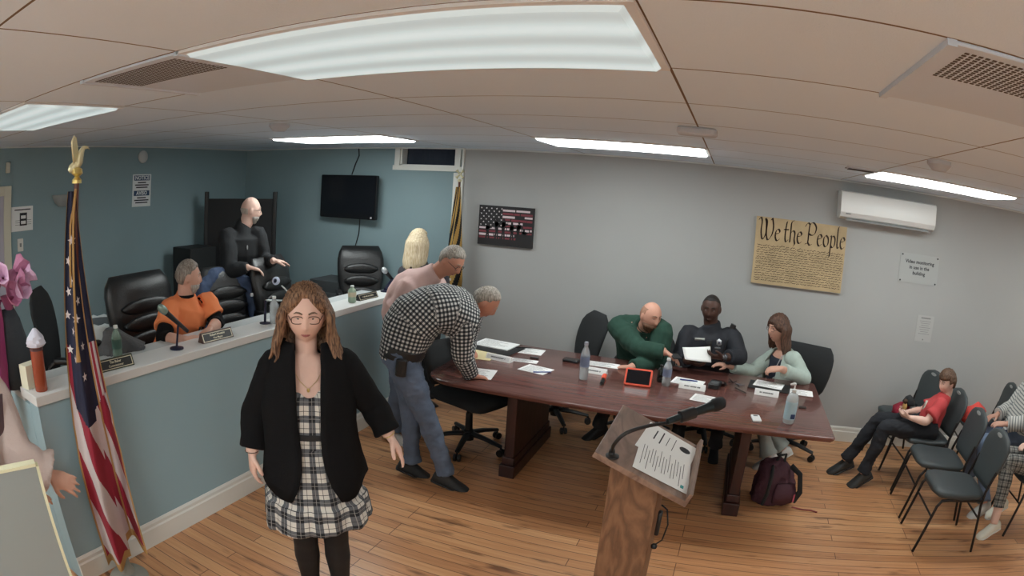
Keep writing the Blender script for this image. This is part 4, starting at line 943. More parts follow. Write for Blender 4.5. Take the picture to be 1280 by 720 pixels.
class Person:
    def __init__(s, label, base, J, skin, hs=1.0, hw=.165, hd=.115, ww=.145, wd=.11, cw=.165, cd=.115, arm=1.0, leg=1.0, fat=1.08, jaw=.22, fem=False, cat='person', group='people in the meeting room'):
        s.t = thing('person', base, 0, label, cat); s.J = J; s.skin = skin; s.hs = hs; s.arm = arm; s.leg = leg; s.fat = fat; s.jaw = jaw; s.fem = fem
        s.hw, s.hd, s.ww, s.wd, s.cw, s.cd = hw, hd, ww, wd, cw, cd
        for k in J:
            J[k] = V(J[k])
        s.H = (J['hipL']+J['hipR'])/2; s.S = (J['shL']+J['shR'])/2
        s.lh = (J['hipL']-J['hipR']).normalized(); s.ls = (J['shL']-J['shR']).normalized()
        f = J['face'].normalized(); u = J.get('up', V((0, 0, 1))); u = (u-f*u.dot(f)).normalized(); l = u.cross(f)
        s.hf, s.hu, s.hl = f, u, f.cross(u)*-1
        s.hl = u.cross(f)*1.0
        # left = up x forward ; local head axes: x = left, y = forward, z = up
        s.HM = Matrix.Identity(3)
        for i in range(3): s.HM[i][0] = s.hl[i]; s.HM[i][1] = f[i]; s.HM[i][2] = u[i]
    def hp(s, d, off=0): d = V(d); return s.J['head']+s.HM @ (headp(d, s.hs, s.jaw, s.fat)+d*off)
    def onface(s, px, pz, off=0):
        y = math.sqrt(max(0, 1-px*px-pz*pz)); return s.hp((px, y, pz), off)
    def spine(s, q):
        # q: 0 hips .. 1 shoulders (extrapolates); bulge point optional
        m_ = s.J.get('mid', (s.H+s.S)/2); a, c = s.H, s.S; b = m_*2-(a+c)/2
        q2 = min(max(q, 0), 1); p = a*(1-q2)**2+b*2*q2*(1-q2)+c*q2*q2; d = ((b-a)*(1-q2)+(c-b)*q2).normalized()
        if q < 0: p = a+d*(q*(c-a).length)
        if q > 1: p = c+d*((q-1)*(c-a).length)
        l = (s.lh*(1-q2)+s.ls*q2); l = (l-d*l.dot(d)).normalized(); return p, d, l, l.cross(d)
    RW = ((-.20, .45, .6, 0), (-.14, .80, .85, 0), (-.04, .98, 1, 0), (.06, 1.0, 1.0, 0), (.22, 'w', 'w', .0), (.38, 'w', 'w', .005), (.58, 'c', 'c', .01), (.76, 'c', 'c', .01), (.90, 'c9', 'c9', 0), (1.0, 'c7', 'c7', 0), (1.3, 'y1', 'y1', 0), (1.6, 'y2', 'y2', 0), (1.9, 'n', 'n', 0))
    def torso(s, mb, off=0, q0=-.2, q1=2.0, n=28):
        rings = []
        L_ = (s.S-s.H).length
        for q, a, b, fo in s.RW:
            if q < q0-.001 or q > q1+.001: continue
            wid = {'w': s.ww, 'c': s.cw, 'c9': s.cw*.97, 'c7': s.cw*.93, 'y1': s.cw*.80, 'y2': s.cw*.55, 'n': .058*s.hs}.get(a, None); dep = {'w': s.wd, 'c': s.cd, 'c9': s.cd*.86, 'c7': s.cd*.70, 'y1': s.cd*.60, 'y2': .066, 'n': .058*s.hs}.get(b, None)
            if wid is None: wid = s.hw*a; dep = s.hd*b
            p, d, l, f = s.spine(min(q, 1))
            if q > 1: p = p.lerp(s.J['neck'], (.30, .62, .97)[int((q-1.2)/.3)])
            rings.append((p+f*(-fo if False else fo), l, f, wid+off, dep+off))
        padded(mb, rings, n, 2.3)
        if s.fem:
            p, d, l, f = s.spine(.62)
            for sg in (-1, 1): mb.ell(p+l*sg*s.cw*.36+f*s.cd*.50, (s.cw*.52+off, s.cd*.66+off, .095+off), frame(d, l), 10)
    def neck(s, mb, off=0):
        N = s.J['neck']; hd_ = s.hp((0, -.25, -.75), 0); r = .057*s.hs*(.86 if s.fem else 1.1)
        p, l = smoothpath([s.spine(.97)[0], N, (N*.3+hd_*.7), s.J['head']-s.hu*.05*s.hs-s.hf*.012], [r*.9, r*1.0, r, r])
        mb.tube(p, [x+off for x in l], 16)
    def armp(s, side):
        J = s.J; return J['sh'+side], J['el'+side], J['wr'+side]
    def armshape(s, mb, side, off=0, q0=0, q1=2.0, cuff=0, n=16):
        a, b, c = s.armp(side); k = s.arm; inner = s.spine(.90)[0]
        pr = [(-.3, .050), (0, .058), (.35, .056), (.75, .047), (1.0, .043), (1.3, .044), (1.6, .036), (1.92, .027), (2.0, .026)]
        pts = []; rd = []
        for q, r in pr:
            if q < q0-.3 or q > q1: continue
            p = a+(inner-a)*(-q) if q < 0 else (a.lerp(b, q) if q <= 1 else b.lerp(c, q-1)); pts.append(p); rd.append(r*k+off)
        def at(q): return a.lerp(b, q) if q <= 1 else b.lerp(c, q-1)
        if q1 < 2.0:
            qs = [x[0] for x in pr]; i = max(j for j in range(len(pr)) if pr[j][0] <= q1); r = pr[i][1]
            pts.append(at(q1)); rd.append(r*k+off+cuff)
        else: rd[-1] += cuff
        P, Q = smoothpath(pts, rd, 3); mb.tube(P, Q, n)
    def legshape(s, mb, side, off=0, q1=2.0, cuff=0, n=18, q0=-.1):
        a, b, c = s.J['hip'+side], s.J['kn'+side], s.J['an'+side]; k = s.leg
        pr = [(-.12, .088), (.0, .094), (.3, .088), (.7, .066), (1.0, .056), (1.15, .054), (1.35, .057), (1.7, .044), (2.0, .037)]
        pts = []; rd = []
        for q, r in pr:
            if q > q1 or q < q0-.05: continue
            p = a+(b-a)*q if q <= 1 else b.lerp(c, q-1); pts.append(p); rd.append(r*k+off)
        if q1 < 2: pts.append(a+(b-a)*q1 if q1 <= 1 else b.lerp(c, q1-1)); rd.append(rd[-1])
        rd[-1] += cuff; P, Q = smoothpath(pts, rd, 3); mb.tube(P, Q, n)
    def hand(s, mb, side, k=1.0, off=0):
        J = s.J; w_ = J['wr'+side]; d = J['hd'+side].normalized(); n = J['pn'+side]; n = (n-d*n.dot(d)).normalized()
        t_ = d.cross(n) if side == 'R' else n.cross(d); curl = J.get('curl'+side, V((.35, 0, 0)))[0]; spread = J.get('curl'+side, V((.35, .06, 0)))[1]
        k *= s.hs
        rings = []
        for q, wd, th in ((-.02, .024, .02), (.0, .026, .019), (.03, .036, .017), (.065, .042, .0155), (.09, .041, .0135), (.1, .034, .009)):
            rings.append((w_+d*q*k, t_, n, wd*k+off, th*k+off))
        padded(mb, rings, 14, 2.6)
        for i, (o_, L_) in enumerate(((.031, .072), (.0105, .080), (-.0105, .074), (-.030, .058))):
            p = w_+d*(.088-.003*abs(i-1))*k+t_*o_*k; dd = (d+t_*spread*(1.5-i)).normalized(); pts = [p-dd*.02*k]; rd = [.0095*k]; a = curl*.7
            nn = n; pts.append(p); rd.append(.0095*k)
            for seg, fr in enumerate((.45, .31, .24)):
                e = dd*math.cos(a)+nn*math.sin(a); p = p+e*L_*fr*k; pts.append(p); rd.append((.0088, .0080, .0062)[seg]*k); a += curl*(1+.1*i)
            mb.tube(pts, [r+off for r in rd], 10)
        p = w_+d*.022*k+t_*.026*k; e = (d*.62+t_*.72+n*.30).normalized(); q = p+e*.038*k; e2 = (d*.86+t_*.35+n*.35).normalized(); r_ = q+e2*.030*k; e3 = (d*.95+t_*.05+n*.4).normalized()
        mb.tube([p-e*.012*k, p, q, r_, r_+e3*.022*k], [(x+off/k)*k for x in (.014, .014, .0115, .0105, .0075)], 10)
    def body(s, legs=True, vox=.0065, feet=False):
        mb = MB(); s.torso(mb, -.006); s.neck(mb)
        for sd in 'LR':
            s.armshape(mb, sd); s.hand(mb, sd)
            if legs: s.legshape(mb, sd)
        rings = [[s.J['head']+s.HM @ headp(d, s.hs, s.jaw, s.fat) for d in row] for row in sphere_dirs(48, 38)]
        rings = [[p+(rings[1][0]-p)*.0 for p in r] for r in rings]; mb.loft(rings)
        for sg in (-1, 1):
            e = s.J['head']+s.HM @ (V((sg*.075*s.fat, -.006, -.004))*s.hs)
            mb.ell(e, (.009*s.hs, .019*s.hs, .031*s.hs), s.HM @ Matrix.Rotation(R(-sg*14), 3, 'Z') @ Matrix.Rotation(R(-8), 3, 'X'), 8)
        s.b = remesh(mb, 'body', s.skin, s.t, vox, 2); return s.b
    def put(s, mb, name, m_, parent=None, smooth=180):
        o = V(s.t.location); mb.v = [tuple(V(p)-o) for p in mb.v]; return mb.build(name, m_, parent or s.t, smooth=smooth)
    def face(s, iris=(.05, .03, .02), brow=(.12, .08, .05), lip=(.35, .14, .12), browth=.0035, open_=.0040, glasses=None, gl_w=1.0, lips=True):
        k = s.hs
        for sg in (-1, 1):
            mb = MB(); c = s.onface(sg*.37, .075, -.0035); mb.ell(c, (.0125*k, .007*k, open_*k), s.HM, 8, 0)
            mb.ell(c+s.hf*.0035*k, (.0062*k, .0055*k, open_*.98*k), s.HM, 8, 1)
            s.put(mb, 'eye', [mat('eye white', rgb(186, 178, 172), .3), mat('dark iris', iris, .25)])
            mb = MB(); pts = [s.onface(sg*a, b, .0005) for a, b in ((.15, .27), (.3, .31), (.45, .31), (.58, .24))]
            mb.tube(pts, [browth*k, browth*1.2*k, browth*k, browth*.5*k], 6); s.put(mb, 'eyebrow', hairmat('eyebrow %.2f' % brow[0], brow))
        if lips:
            mb = MB()
            for dz, r in ((.012, .0042), (-.035, .0052)):
                mb.tube([s.onface(a, -.545+dz*(1-abs(a)/.3)-.01, -.0008) for a in (-.26, -.13, 0, .13, .26)], [.0012*k, r*.8*k, r*k, r*.8*k, .0012*k], 8)
            s.put(mb, 'lips', mat('lips %.2f' % lip[0], lip, .45))
        if glasses:
            G = MB()
            for sg in (-1, 1):
                c = s.onface(sg*.36, .045, .012); w_, h_ = .024*k*gl_w, .0165*k; pts = []
                for j in range(18):
                    a = 2*math.pi*j/18; pts.append(c+s.hl*sg*0+s.hl*math.copysign(abs(math.cos(a))**.7, math.cos(a))*w_+s.hu*math.copysign(abs(math.sin(a))**.7, math.sin(a))*h_)
                G.tube(pts, .0019*k, 6, closed=True)
                e = s.J['head']+s.HM @ (V((sg*.077*s.fat, .0, .012))*k); G.tube([c+s.hl*sg*w_, c+s.hl*sg*(w_+.004)-s.hf*.01, e], .0019*k, 6)
            a, b = s.onface(.36, .06, .012)-s.hl*.024*k*gl_w, s.onface(-.36, .06, .012)+s.hl*.024*k*gl_w
            G.tube([a, (a+b)/2+s.hu*.003+s.hf*.003, b], .0019*k, 6); s.put(G, 'glasses', glasses)
    def shell(s, name, m_, mask, th=.012, seed=0, nf=26, na=.25, sub=-.012, res=(64, 48)):
        rings = []
        for row in sphere_dirs(*res):
            ring = []
            for d in row:
                w_ = mask(d); w_ = max(0, min(1, w_)); nn = 1+na*noise.noise(d*nf+V((seed, 0, 0)))*2
                o_ = sub*(1-w_)+th*w_*nn if w_ > 0 else sub
                ring.append(s.J['head']+s.HM @ (headp(d, s.hs, s.jaw, s.fat)*.995+V((d.x, d.y, d.z))*o_*s.hs))
            rings.append(ring)
        mb = MB(); mb.loft(rings); return s.put(mb, name, m_)
    def shirt(s, name, m_, off=.012, sl=2.0, q0=-.08, vox=.009, cuff=.004, amp=.007, collar=None, seed=0, sides='LR', extra=None, q1=1.9, sloose=.006):
        mb = MB(); s.torso(mb, off, q0, q1+.001)
        for sd in sides: s.armshape(mb, sd, off+sloose*.5, q1=sl if not isinstance(sl, dict) else sl[sd], cuff=cuff)
        if extra: extra(mb)
        if sides:
            N = s.J['neck']; hb = s.hp((0, -.25, -.75)); r_ = .057*s.hs*(.86 if s.fem else 1.1); A_, B2 = smoothpath([s.spine(.88)[0], N, N.lerp(hb, .42)], [r_*1.5+off, r_*1.12+off*.8, r_+off*.6], 4); mb.tube(A_, B2, 18)
        o = remesh(mb, name, m_, s.t, vox, 2, folds(amp, seed=seed)); s.lastshirt = o
        if collar:
            N = s.J['neck']; ax = (s.hp((0, -.2, -.7))-N).normalized(); c = MB(); r0 = .060*s.hs*(.9 if s.fem else 1.05)
            M3 = frame(ax, s.ls); rings = []
            for r, z in ((r0+.012, -.03), (r0+.008, .0), (r0+.003, .018), (r0-.002, .018), (r0, -.03)):
                rings.append([N+M3 @ V((r*math.cos(2*math.pi*k/24), r*math.sin(2*math.pi*k/24), z-.012*math.sin(2*math.pi*k/24))) for k in range(24)])
            c.loft(rings, cap=False); s.put(c, 'collar', collar)
        return o
    def trousers(s, m_, off=.012, q1=1.97, cuff=.012, vox=.010, amp=.007, seed=0, top=.12, name='trousers'):
        mb = MB(); s.torso(mb, off*.7, -.2, top)
        for sd in 'LR': s.legshape(mb, sd, off, q1, cuff)
        return remesh(mb, name, m_, s.t, vox, 2, folds(amp, 12, 14, seed))
    def shoe(s, side, m_, sole=None, k=1.0, name='shoe', w_=1.0):
        a, t_ = s.J['an'+side], s.J['toe'+side]; d = (t_-a); d.z = d.z; d = d.normalized(); l = V((0, 0, 1)).cross(d).normalized(); u = d.cross(l)
        if u.z < 0: u = -u
        L_ = .265*k; ank = .085*k; base = a-u*ank; mb = MB(); rings = []
        for q, wd, h_ in ((-.30, .018, .05), (-.27, .032, .075), (-.15, .037, .095), (.0, .038, .10), (.15, .040, .082), (.35, .045, .062), (.52, .047, .05), (.64, .038, .04), (.70, .018, .025)):
            c = base+d*(q*L_+0)+u*(h_*k/2+.008); rings.append((c, l, u, wd*k*w_, h_*k/2))
        padded(mb, rings, 18, 2.6); o = s.put(mb, name, m_)
        mb = MB(); rings = []
        for q, wd in ((-.31, .02), (-.28, .034), (-.1, .037), (.1, .036), (.35, .047), (.52, .049), (.65, .040), (.715, .018)):
            rings.append((base+d*(q*L_)+u*.010, l, u, wd*k*w_, .011))
        padded(mb, rings, 16, 3); so = s.put(mb, 'sole', sole or BLACKP); so.parent = o; return o
def m_short(d, front=.52, side=.1, back=-.55):
    # short hair: above the hairline at the front, above the ears, down to the nape
    if d.y > .25: lim = front-.25*max(0, abs(d.x)-.45)*2
    elif d.y > -.15: lim = side+.2*(d.y+.15)
    else: lim = back+(side-back)*max(0, 1-(-d.y-.15)/.35)
    return (d.z-lim)*7
def pc_attr(o, person, bones, seam):
    # cloth coordinates: distance along the nearest bone and around it, so checks follow the cloth
    me = o.data; off = V(person.t.location); seam = V(seam).normalized(); B = []
    acc = {}
    for bi, (a, b, v0, r) in enumerate(bones):
        d = (b-a); L_ = d.length; d.normalize(); x = (seam-d*seam.dot(d)).normalized(); B.append((a, d, L_, x, d.cross(x), v0, r))
    at = me.attributes.new('pc', 'FLOAT_VECTOR', 'POINT'); vals = []
    for v in me.vertices:
        p = v.co+off; best = None
        for i, (a, d, L_, x, y, v0, r) in enumerate(B):
            h = (p-a).dot(d); hc = min(max(h, 0), L_); e = (p-(a+d*hc)).length/r
            if best is None or e < best[0]: best = (e, i, h)
        _, i, h = best; a, d, L_, x, y, v0, r = B[i]; q = p-a; vals += [math.atan2(q.dot(y), q.dot(x))*r, h+v0, float(i)]
    at.data.foreach_set('vector', vals)
def check_mat(name, base, dark, mid, pu, pv, wu=.5, wv=.5, extra=None, rough=.85):
    mm = mat(name, base, rough, bump=.2, bscale=300); nt = mm.node_tree; b = nt.nodes['Principled BSDF']
    at = nt.nodes.new('ShaderNodeAttribute'); at.attribute_name = 'pc'; sp = nt.nodes.new('ShaderNodeSeparateXYZ'); nt.links.new(at.outputs['Vector'], sp.inputs[0])
    def band(sock, per, w_, ph=0):
        f = math_node(nt, 'FRACT', math_node(nt, 'ADD', math_node(nt, 'DIVIDE', sock, per), 100.0+ph)); return math_node(nt, 'LESS_THAN', f, w_)
    u, v = band(sp.outputs[0], pu, wu), band(sp.outputs[1], pv, wv)
    one = math_node(nt, 'MAXIMUM', u, v); both = math_node(nt, 'MULTIPLY', u, v)
    c = mix_node(nt, both, mix_node(nt, one, base, mid), dark)
    for (ax, per, w_, ph, col, k) in extra or []:
        s_ = band(sp.outputs[ax], per, w_, ph); c = mix_node(nt, math_node(nt, 'MULTIPLY', s_, k), c, col)
    nt.links.new(c, b.inputs['Base Color']); return mm
SK_L = SKIN('light skin', rgb(205, 158, 138)); SK_P = SKIN('pale skin', rgb(224, 186, 170)); SK_T = SKIN('ruddy skin', rgb(190, 134, 112)); SK_D = SKIN('dark skin', rgb(78, 54, 46))
def VD(*a): return V(a)
# ===== standing woman in the foreground
vx = V((.773, .634, 0)); vf = V((.634, -.773, 0))          # her left, her front
base = V((-1.63, 1.99, 0)); U = V((0, 0, 1))
def at_(l, f, z): return base+vx*l+vf*f+U*z
J = dict(head=(-1.611,1.980,1.536), face=(.60,-.75,-.16), up=(0,0,1), neck=(-1.623,1.996,1.365),
  shL=(-1.518,2.095,1.305), shR=(-1.732,1.919,1.298), elL=(-1.420,2.214,1.106), elR=(-1.830,1.865,1.083),
  wrL=(-1.330,2.210,0.976), wrR=(-1.808,1.792,0.910), hdL=vx*.50+U*-.85+vf*.1, hdR=vx*-.04+U*-1+vf*.1, pnL=vx*-.8-U*.45+vf*-.1, pnR=vx*.9+vf*-.3,
  hipL=at_(.09,0,.87), hipR=at_(-.09,0,.87), knL=at_(.095,.03,.46), knR=at_(-.055,.03,.46), anL=at_(.10,0,.09), anR=at_(-.055,-.03,.09), toeL=at_(.13,.14,.03), toeR=at_(-.07,.12,.03),
  curlL=(.22,.10,0), curlR=(.40,.05,0))
P = Person('woman in black cardigan and plaid dress standing in the foreground facing the camera', base, J, SK_P, hs=.98, hw=.20, hd=.155, ww=.17, wd=.14, cw=.175, cd=.125, fem=True, arm=1.15, leg=1.06, fat=1.14)
P.body(vox=.006); P.face(iris=(.05, .07, .08), brow=(.16, .09, .06), lip=(.32, .10, .10), glasses=mat('thin brown metal frame', rgb(92, 66, 58), .35, .5), gl_w=1.05)
HB = hairmat('brown blonde hair', rgb(72, 50, 40), rgb(156, 120, 92), (70, 70, 7))
P.shell('hair', HB, lambda d: (d.z-(.70-.85*max(0, abs(d.x)-.14) if d.y > .05 else -.7+.9*max(0, d.y+.3)))*6, .022, 3)
mb = MB(); random.seed(31)
for i in range(34):
    a = R(66+(360-132)*i/33); d0 = V((math.sin(a)*.72, math.cos(a)*.72, .62)); x, y = math.sin(a), math.cos(a); out = 1+.10*random.random(); k = random.uniform(-.02, .03)
    p0 = P.hp(d0.normalized(), .010); p1 = P.hp(V((x, y, .0)).normalized(), .024+.010*random.random()); fall = .05 if y > -.2 else 0
    h0 = P.J['head']; p2 = h0+P.HM @ V((x*.108*out, y*.095*out+.01, -.07+k)); p3 = h0+P.HM @ V((x*.128*out, y*.10*out+.02, -.125+k)); p4 = h0+P.HM @ V((x*(.135+.02*math.sin(i*1.9)), y*.095+.04, -.165+k)); p5 = h0+P.HM @ V((x*(.148+.02*math.sin(i*2.9)), y*.07+.05, -.20+k))
    A_, B2 = smoothpath([p0, p1, p2, p3, p4, p5], [.010, .022, .022, .020, .014, .004], 3); mb.tube(A_, B2, 8, flat=.6)
remesh(mb, 'long_hair', HB, P.t, .006, 1, folds(.004, 50, 14))
bones = [(P.spine(0)[0]-U*.5, P.spine(0)[0], -.5, .2), (P.spine(0)[0], P.spine(1)[0], 0, .17)]
PLD = check_mat('black white plaid', rgb(206, 202, 194), rgb(26, 28, 34), rgb(92, 94, 98), .075, .075, .42, .42, [(0, .075, .035, -.65, rgb(40, 40, 46), .9), (1, .075, .035, -.65, rgb(40, 40, 46), .9), (0, .075, .03, -.2, rgb(170, 168, 164), .6), (1, .075, .03, -.2, rgb(170, 168, 164), .6)])
mb = MB(); P.torso(mb, .012, -.08, .78); n = 40; rings = []
for z, rx, ry in ((1.06, .170, .140), (1.0, .178, .150), (.93, .190, .162), (.82, .205, .180), (.74, .225, .20), (.70, .232, .205), (.695, .252, .222), (.65, .258, .228), (.56, .27, .24), (.545, .262, .232)):
    ring = []
    for k in range(n):
        a = 2*math.pi*k/n; fl = (1+.05*math.sin(a*9+z*3)*(1.06-z)/.6+.03*math.sin(a*17)*(z < .7)); hem = .03*math.sin(a*1+.6) if z < .6 else 0
        ring.append(at_((rx-.008)*fl*math.cos(a)+.018, ry*fl*math.sin(a), z+hem))
    rings.append(ring)
mb.loft(rings); o = remesh(mb, 'dress', PLD, P.t, .008, 1, folds(.006, 14, 6)); pc_attr(o, P, bones, vf)
mb = MB(); A0 = P.spine(.36)
padded(mb, [(P.spine(q)[0], A0[2], A0[3], P.ww+.021, P.wd+.022) for q in (.335, .345, .385, .395)], 28, 2.3); P.put(mb, 'belt', mat('black belt cloth', rgb(24, 24, 26), .7))
BKN = mat('black knit', rgb(17, 17, 19), .92, bump=.35, bscale=350, sheen=.0, spec=.2)
# open cardigan: a cloth shell left open down the front
n = 40; rings = []; zs = [(1.412, .098, .078, 34, 0), (1.395, .125, .09, 26, 0), (1.37, .155, .10, 20, 0), (1.32, .185, .125, 17, 0), (1.24, .198, .150, 15, 0), (1.15, .208, .168, 14, .01), (1.05, .205, .170, 13, .01), (.97, .212, .182, 12, .015), (.90, .224, .198, 13, .02), (.84, .238, .214, 18, .03), (.80, .246, .222, 27, .03)]
sc = MB(); vs = []
for z, rx, ry, g, ff in zs:
    for k in range(n+1):
        a = R(90+g+(360-2*g)*k/n); q = min(1, max(0, (z-.87)/.47)); c_ = P.spine(q)[0] if z > .87 else base+U*z
        wv = 1+(.035*math.sin(a*7+2)*(1.1-z)/.4 if z < 1.1 else 0); hem = (-.05*max(0, math.sin(a))+.02*math.sin(5*a))*(1 if z < .83 else .5) if z < .86 else 0
        p = V((c_.x, c_.y, z+hem))+vx*((rx-.008*min(1, max(0, (1.1-z)*4)))*wv*math.cos(a)+.018*min(1, max(0, (1.1-z)*4)))+vf*ry*wv*math.sin(a); vs.append(p)
m1 = n+1; fs = [(i*m1+k, i*m1+k+1, (i+1)*m1+k+1, (i+1)*m1+k) for i in range(len(zs)-1) for k in range(n)]
sc.add(vs, fs); o = P.put(sc, 'cardigan', BKN); so = o.modifiers.new('s', 'SOLIDIFY'); so.thickness = .012; so.offset = 1
for sd in 'LR':
    mb = MB(); P.armshape(mb, sd, .017, q1=1.88, cuff=.006); mb.ell(J['sh'+sd]-U*.01, (.072, .072, .066), None, 10); remesh(mb, 'sleeve', BKN, P.t, .009, 2, folds(.006))
mb = MB(); c = P.spine(.86)[0]+vf*.115
mb.ell(P.spine(.84)[0]+vf*(P.cd+.0), (.007, .006, .009), None, 8); mb.tube([P.spine(.99)[0]+vx*sg*.06+vf*.075 if q == 0 else (P.spine(.92)[0]+vx*sg*.035+vf*(P.cd-.012) if q == 1 else P.spine(.85)[0]+vf*P.cd) for sg, q in ((-1, 0), (-1, 1), (1, 2), (1, 1), (1, 0))], .0012, 6); P.put(mb, 'necklace', GOLD)
mb = MB(); P.legshape(mb, 'L', .004, q0=.3); P.legshape(mb, 'R', .004, q0=.3); o = remesh(mb, 'tights', mat('black tights', rgb(20, 20, 22), .7), P.t, .008, 2)
for sd in 'LR': P.shoe(sd, mat('black shoe leather', rgb(24, 24, 25), .4))
mb = MB(); mb.tube([J['wrR']+U*.012+(vx*math.cos(a)+vf*math.sin(a))*.031 for a in [k*math.pi/6 for k in range(12)]], .0018, 6, closed=True); P.put(mb, 'bracelet', mat('dark bead', rgb(60, 44, 40), .5))
mb = MB(); mb.tube([J['wrL']+(V(J['hdL']).normalized()*-.01)+(vx*math.cos(a)*.9+U*.5*math.cos(a)+vf*math.sin(a))*.030 for a in [k*math.pi/6 for k in range(12)]], .002, 6, closed=True); P.put(mb, 'bracelet', GOLD)
# ===== man in the orange shirt, seated behind the counter
J = dict(head=(-3.430,2.817,1.403), face=(.60,.80,-.06), neck=(-3.450,2.804,1.260), shL=(-3.400,2.981,1.200), shR=(-3.440,2.643,1.205), elL=(-3.300,2.993,1.059), elR=(-3.300,2.452,1.044),
  wrL=(-3.060,2.704,1.108), wrR=(-3.020,2.437,1.091), hdL=(.3,-.9,-.1), hdR=(.25,.95,.02), pnL=(.2,0,-1), pnR=(-.1,0,-1), hipL=(-3.56,2.80,.83), hipR=(-3.58,2.61,.83), knL=(-3.27,2.75,.80), knR=(-3.28,2.42,.80), anL=(-3.22,2.76,.39), anR=(-3.24,2.42,.39), toeL=(-3.05,2.78,.33), toeR=(-3.07,2.42,.33), curlL=(.35,.03,0), curlR=(.3,.05,0))
P = Person('man in an orange T-shirt over black sleeves seated behind the counter, looking sideways', (-3.64, 2.58, PZ), J, SK_L, hw=.16, ww=.15, cw=.17, cd=.12, wd=.12, arm=1.1)
P.body(); P.face(iris=(.08, .1, .12), brow=(.4, .35, .3))
GH = hairmat('grey brown hair', rgb(112, 98, 88), rgb(160, 150, 140)); GB = hairmat('white grey beard', rgb(190, 184, 176), rgb(150, 142, 134))
P.shell('hair', GH, lambda d: m_short(d, .55, .12, -.5), .009, 5)
beard = lambda d: min((-.33-d.z)*7, (d.y-.12-.3*max(0, -d.z-.6))*6) - (3 if (abs(d.x) < .2 and -.60 < d.z < -.48 and d.y > .5) else 0)
P.shell('beard', GB, beard, .012, 8)
mb = MB(); P.armshape(mb, 'L', .010, q1=1.35, cuff=.002); remesh(mb, 'undersleeve', BKN, P.t, .009, 2); mb = MB(); P.armshape(mb, 'R', .010, q1=1.35, cuff=.002); remesh(mb, 'undersleeve', BKN, P.t, .009, 2)
ORG = mat('orange jersey', rgb(236, 134, 82), .85, bump=.15, bscale=250)
o = P.shirt('t_shirt', ORG, .014, .66, amp=.009, cuff=.010, collar=mat('black knit', rgb(17, 17, 19), .92))
mb = MB(); c = P.spine(.72)
p = c[0]+c[2]*.07+c[3]*(P.cd+.024)
for pts in ([(-.02, .02), (-.005, .026), (-.005, .01), (-.018, .006), (-.018, -.012), (-.002, -.018), (-.002, -.010), (-.012, -.006)], [(.004, .024), (.02, .024), (.02, .014), (.012, .014), (.012, -.018), (.004, -.018)]):
    mb.prism([p-c[2]*-a*1.2+c[1]*b*1.3 for a, b in pts], c[3]*.004)
P.put(mb, 'shirt_print', BLACKP)
P.trousers(mat('dark trousers', rgb(40, 40, 44), .85))
for sd in 'LR': P.shoe(sd, BLACKL)
# ===== bald man standing behind the chairs
J = dict(head=(-3.930,3.992,1.806), face=(.62,.78,-.10), neck=(-3.970,3.942,1.658), shL=(-3.860,4.025,1.595), shR=(-3.980,3.746,1.586), elL=(-3.760,4.022,1.368), elR=(-3.820,3.627,1.321),
  wrL=(-3.580,3.945,1.392), wrR=(-3.660,3.710,1.354), hdL=(.35,.7,-.12), hdR=(.45,.55,-.2), pnL=(0,0,-1), pnR=(.2,.1,-1), hipL=(-4.02,4.02,1.05), hipR=(-4.08,3.86,1.05), knL=(-4.0,4.02,.70), knR=(-4.06,3.84,.70), anL=(-4.02,4.02,.37), anR=(-4.08,3.82,.37), toeL=(-3.88,4.1,.31), toeR=(-3.93,3.9,.31), curlL=(.3,.08,0), curlR=(.4,.06,0))
P = Person('bald man with glasses and grey beard standing in black behind the counter chairs', (-4.05, 3.92, PZ), J, SK_P, hw=.17, ww=.17, cw=.185, cd=.13, wd=.135, arm=1.12)
P.body(); P.face(iris=(.1, .12, .14), brow=(.3, .26, .22), glasses=mat('dark glasses frame', rgb(40, 38, 38), .35))
P.shell('beard', GB, beard, .010, 18)
P.shell('hair', hairmat('thin grey fringe', rgb(170, 156, 146), rgb(196, 180, 168)), lambda d: min((d.z+.45)*6, (.28-d.z)*6, (-.15-d.y)*5), .002, 4)
BLK = mat('black pullover', rgb(28, 30, 33), .85, bump=.2, bscale=200); P.shirt('pullover', BLK, .016, 1.93, collar=BLK, amp=.009)
mb = MB(); c = P.spine(.93); mb.ell(c[0]+c[3]*(P.cd+.006)-U*.02, (.006, .006, .02)); P.put(mb, 'zip_pull', mat('silver badge', rgb(190, 190, 195), .4))
P.trousers(mat('black trousers', rgb(24, 24, 27), .85))
for sd in 'LR': P.shoe(sd, BLACKL)
# ===== blonde woman with her back turned
J = dict(head=(-2.721,4.980,1.540), face=(.35,.92,-.12), neck=(-2.683,4.960,1.355), shL=(-2.865,5.020,1.234), shR=(-2.439,4.860,1.274), elL=(-2.86,5.08,1.08), elR=(-2.36,4.86,1.08), wrL=(-2.78,5.2,.95), wrR=(-2.38,5.05,.95), hdL=(.2,.5,-.8), hdR=(0,.5,-.8), pnL=(.9,0,0), pnR=(-.9,0,0),
  hipL=(-2.72,5.0,.87), hipR=(-2.54,4.94,.87), knL=(-2.7,5.02,.47), knR=(-2.54,4.96,.47), anL=(-2.7,4.98,.09), anR=(-2.54,4.92,.09), toeL=(-2.66,5.12,.03), toeR=(-2.5,5.06,.03))
P = Person('woman with long blonde hair seen from behind by the far end of the counter', (-2.63, 4.97, 0), J, SK_P, hs=.94, fem=True, hw=.17, ww=.14, cw=.16)
P.body(vox=.008); P.face()
HBL = hairmat('blonde hair', rgb(190, 166, 130), rgb(226, 212, 184), (80, 80, 6))
P.shell('hair', HBL, lambda d: (d.z-(.55 if d.y > .2 else -.8+1.2*max(0, d.y+.1)))*6, .02, 3)
mb = MB(); random.seed(8)
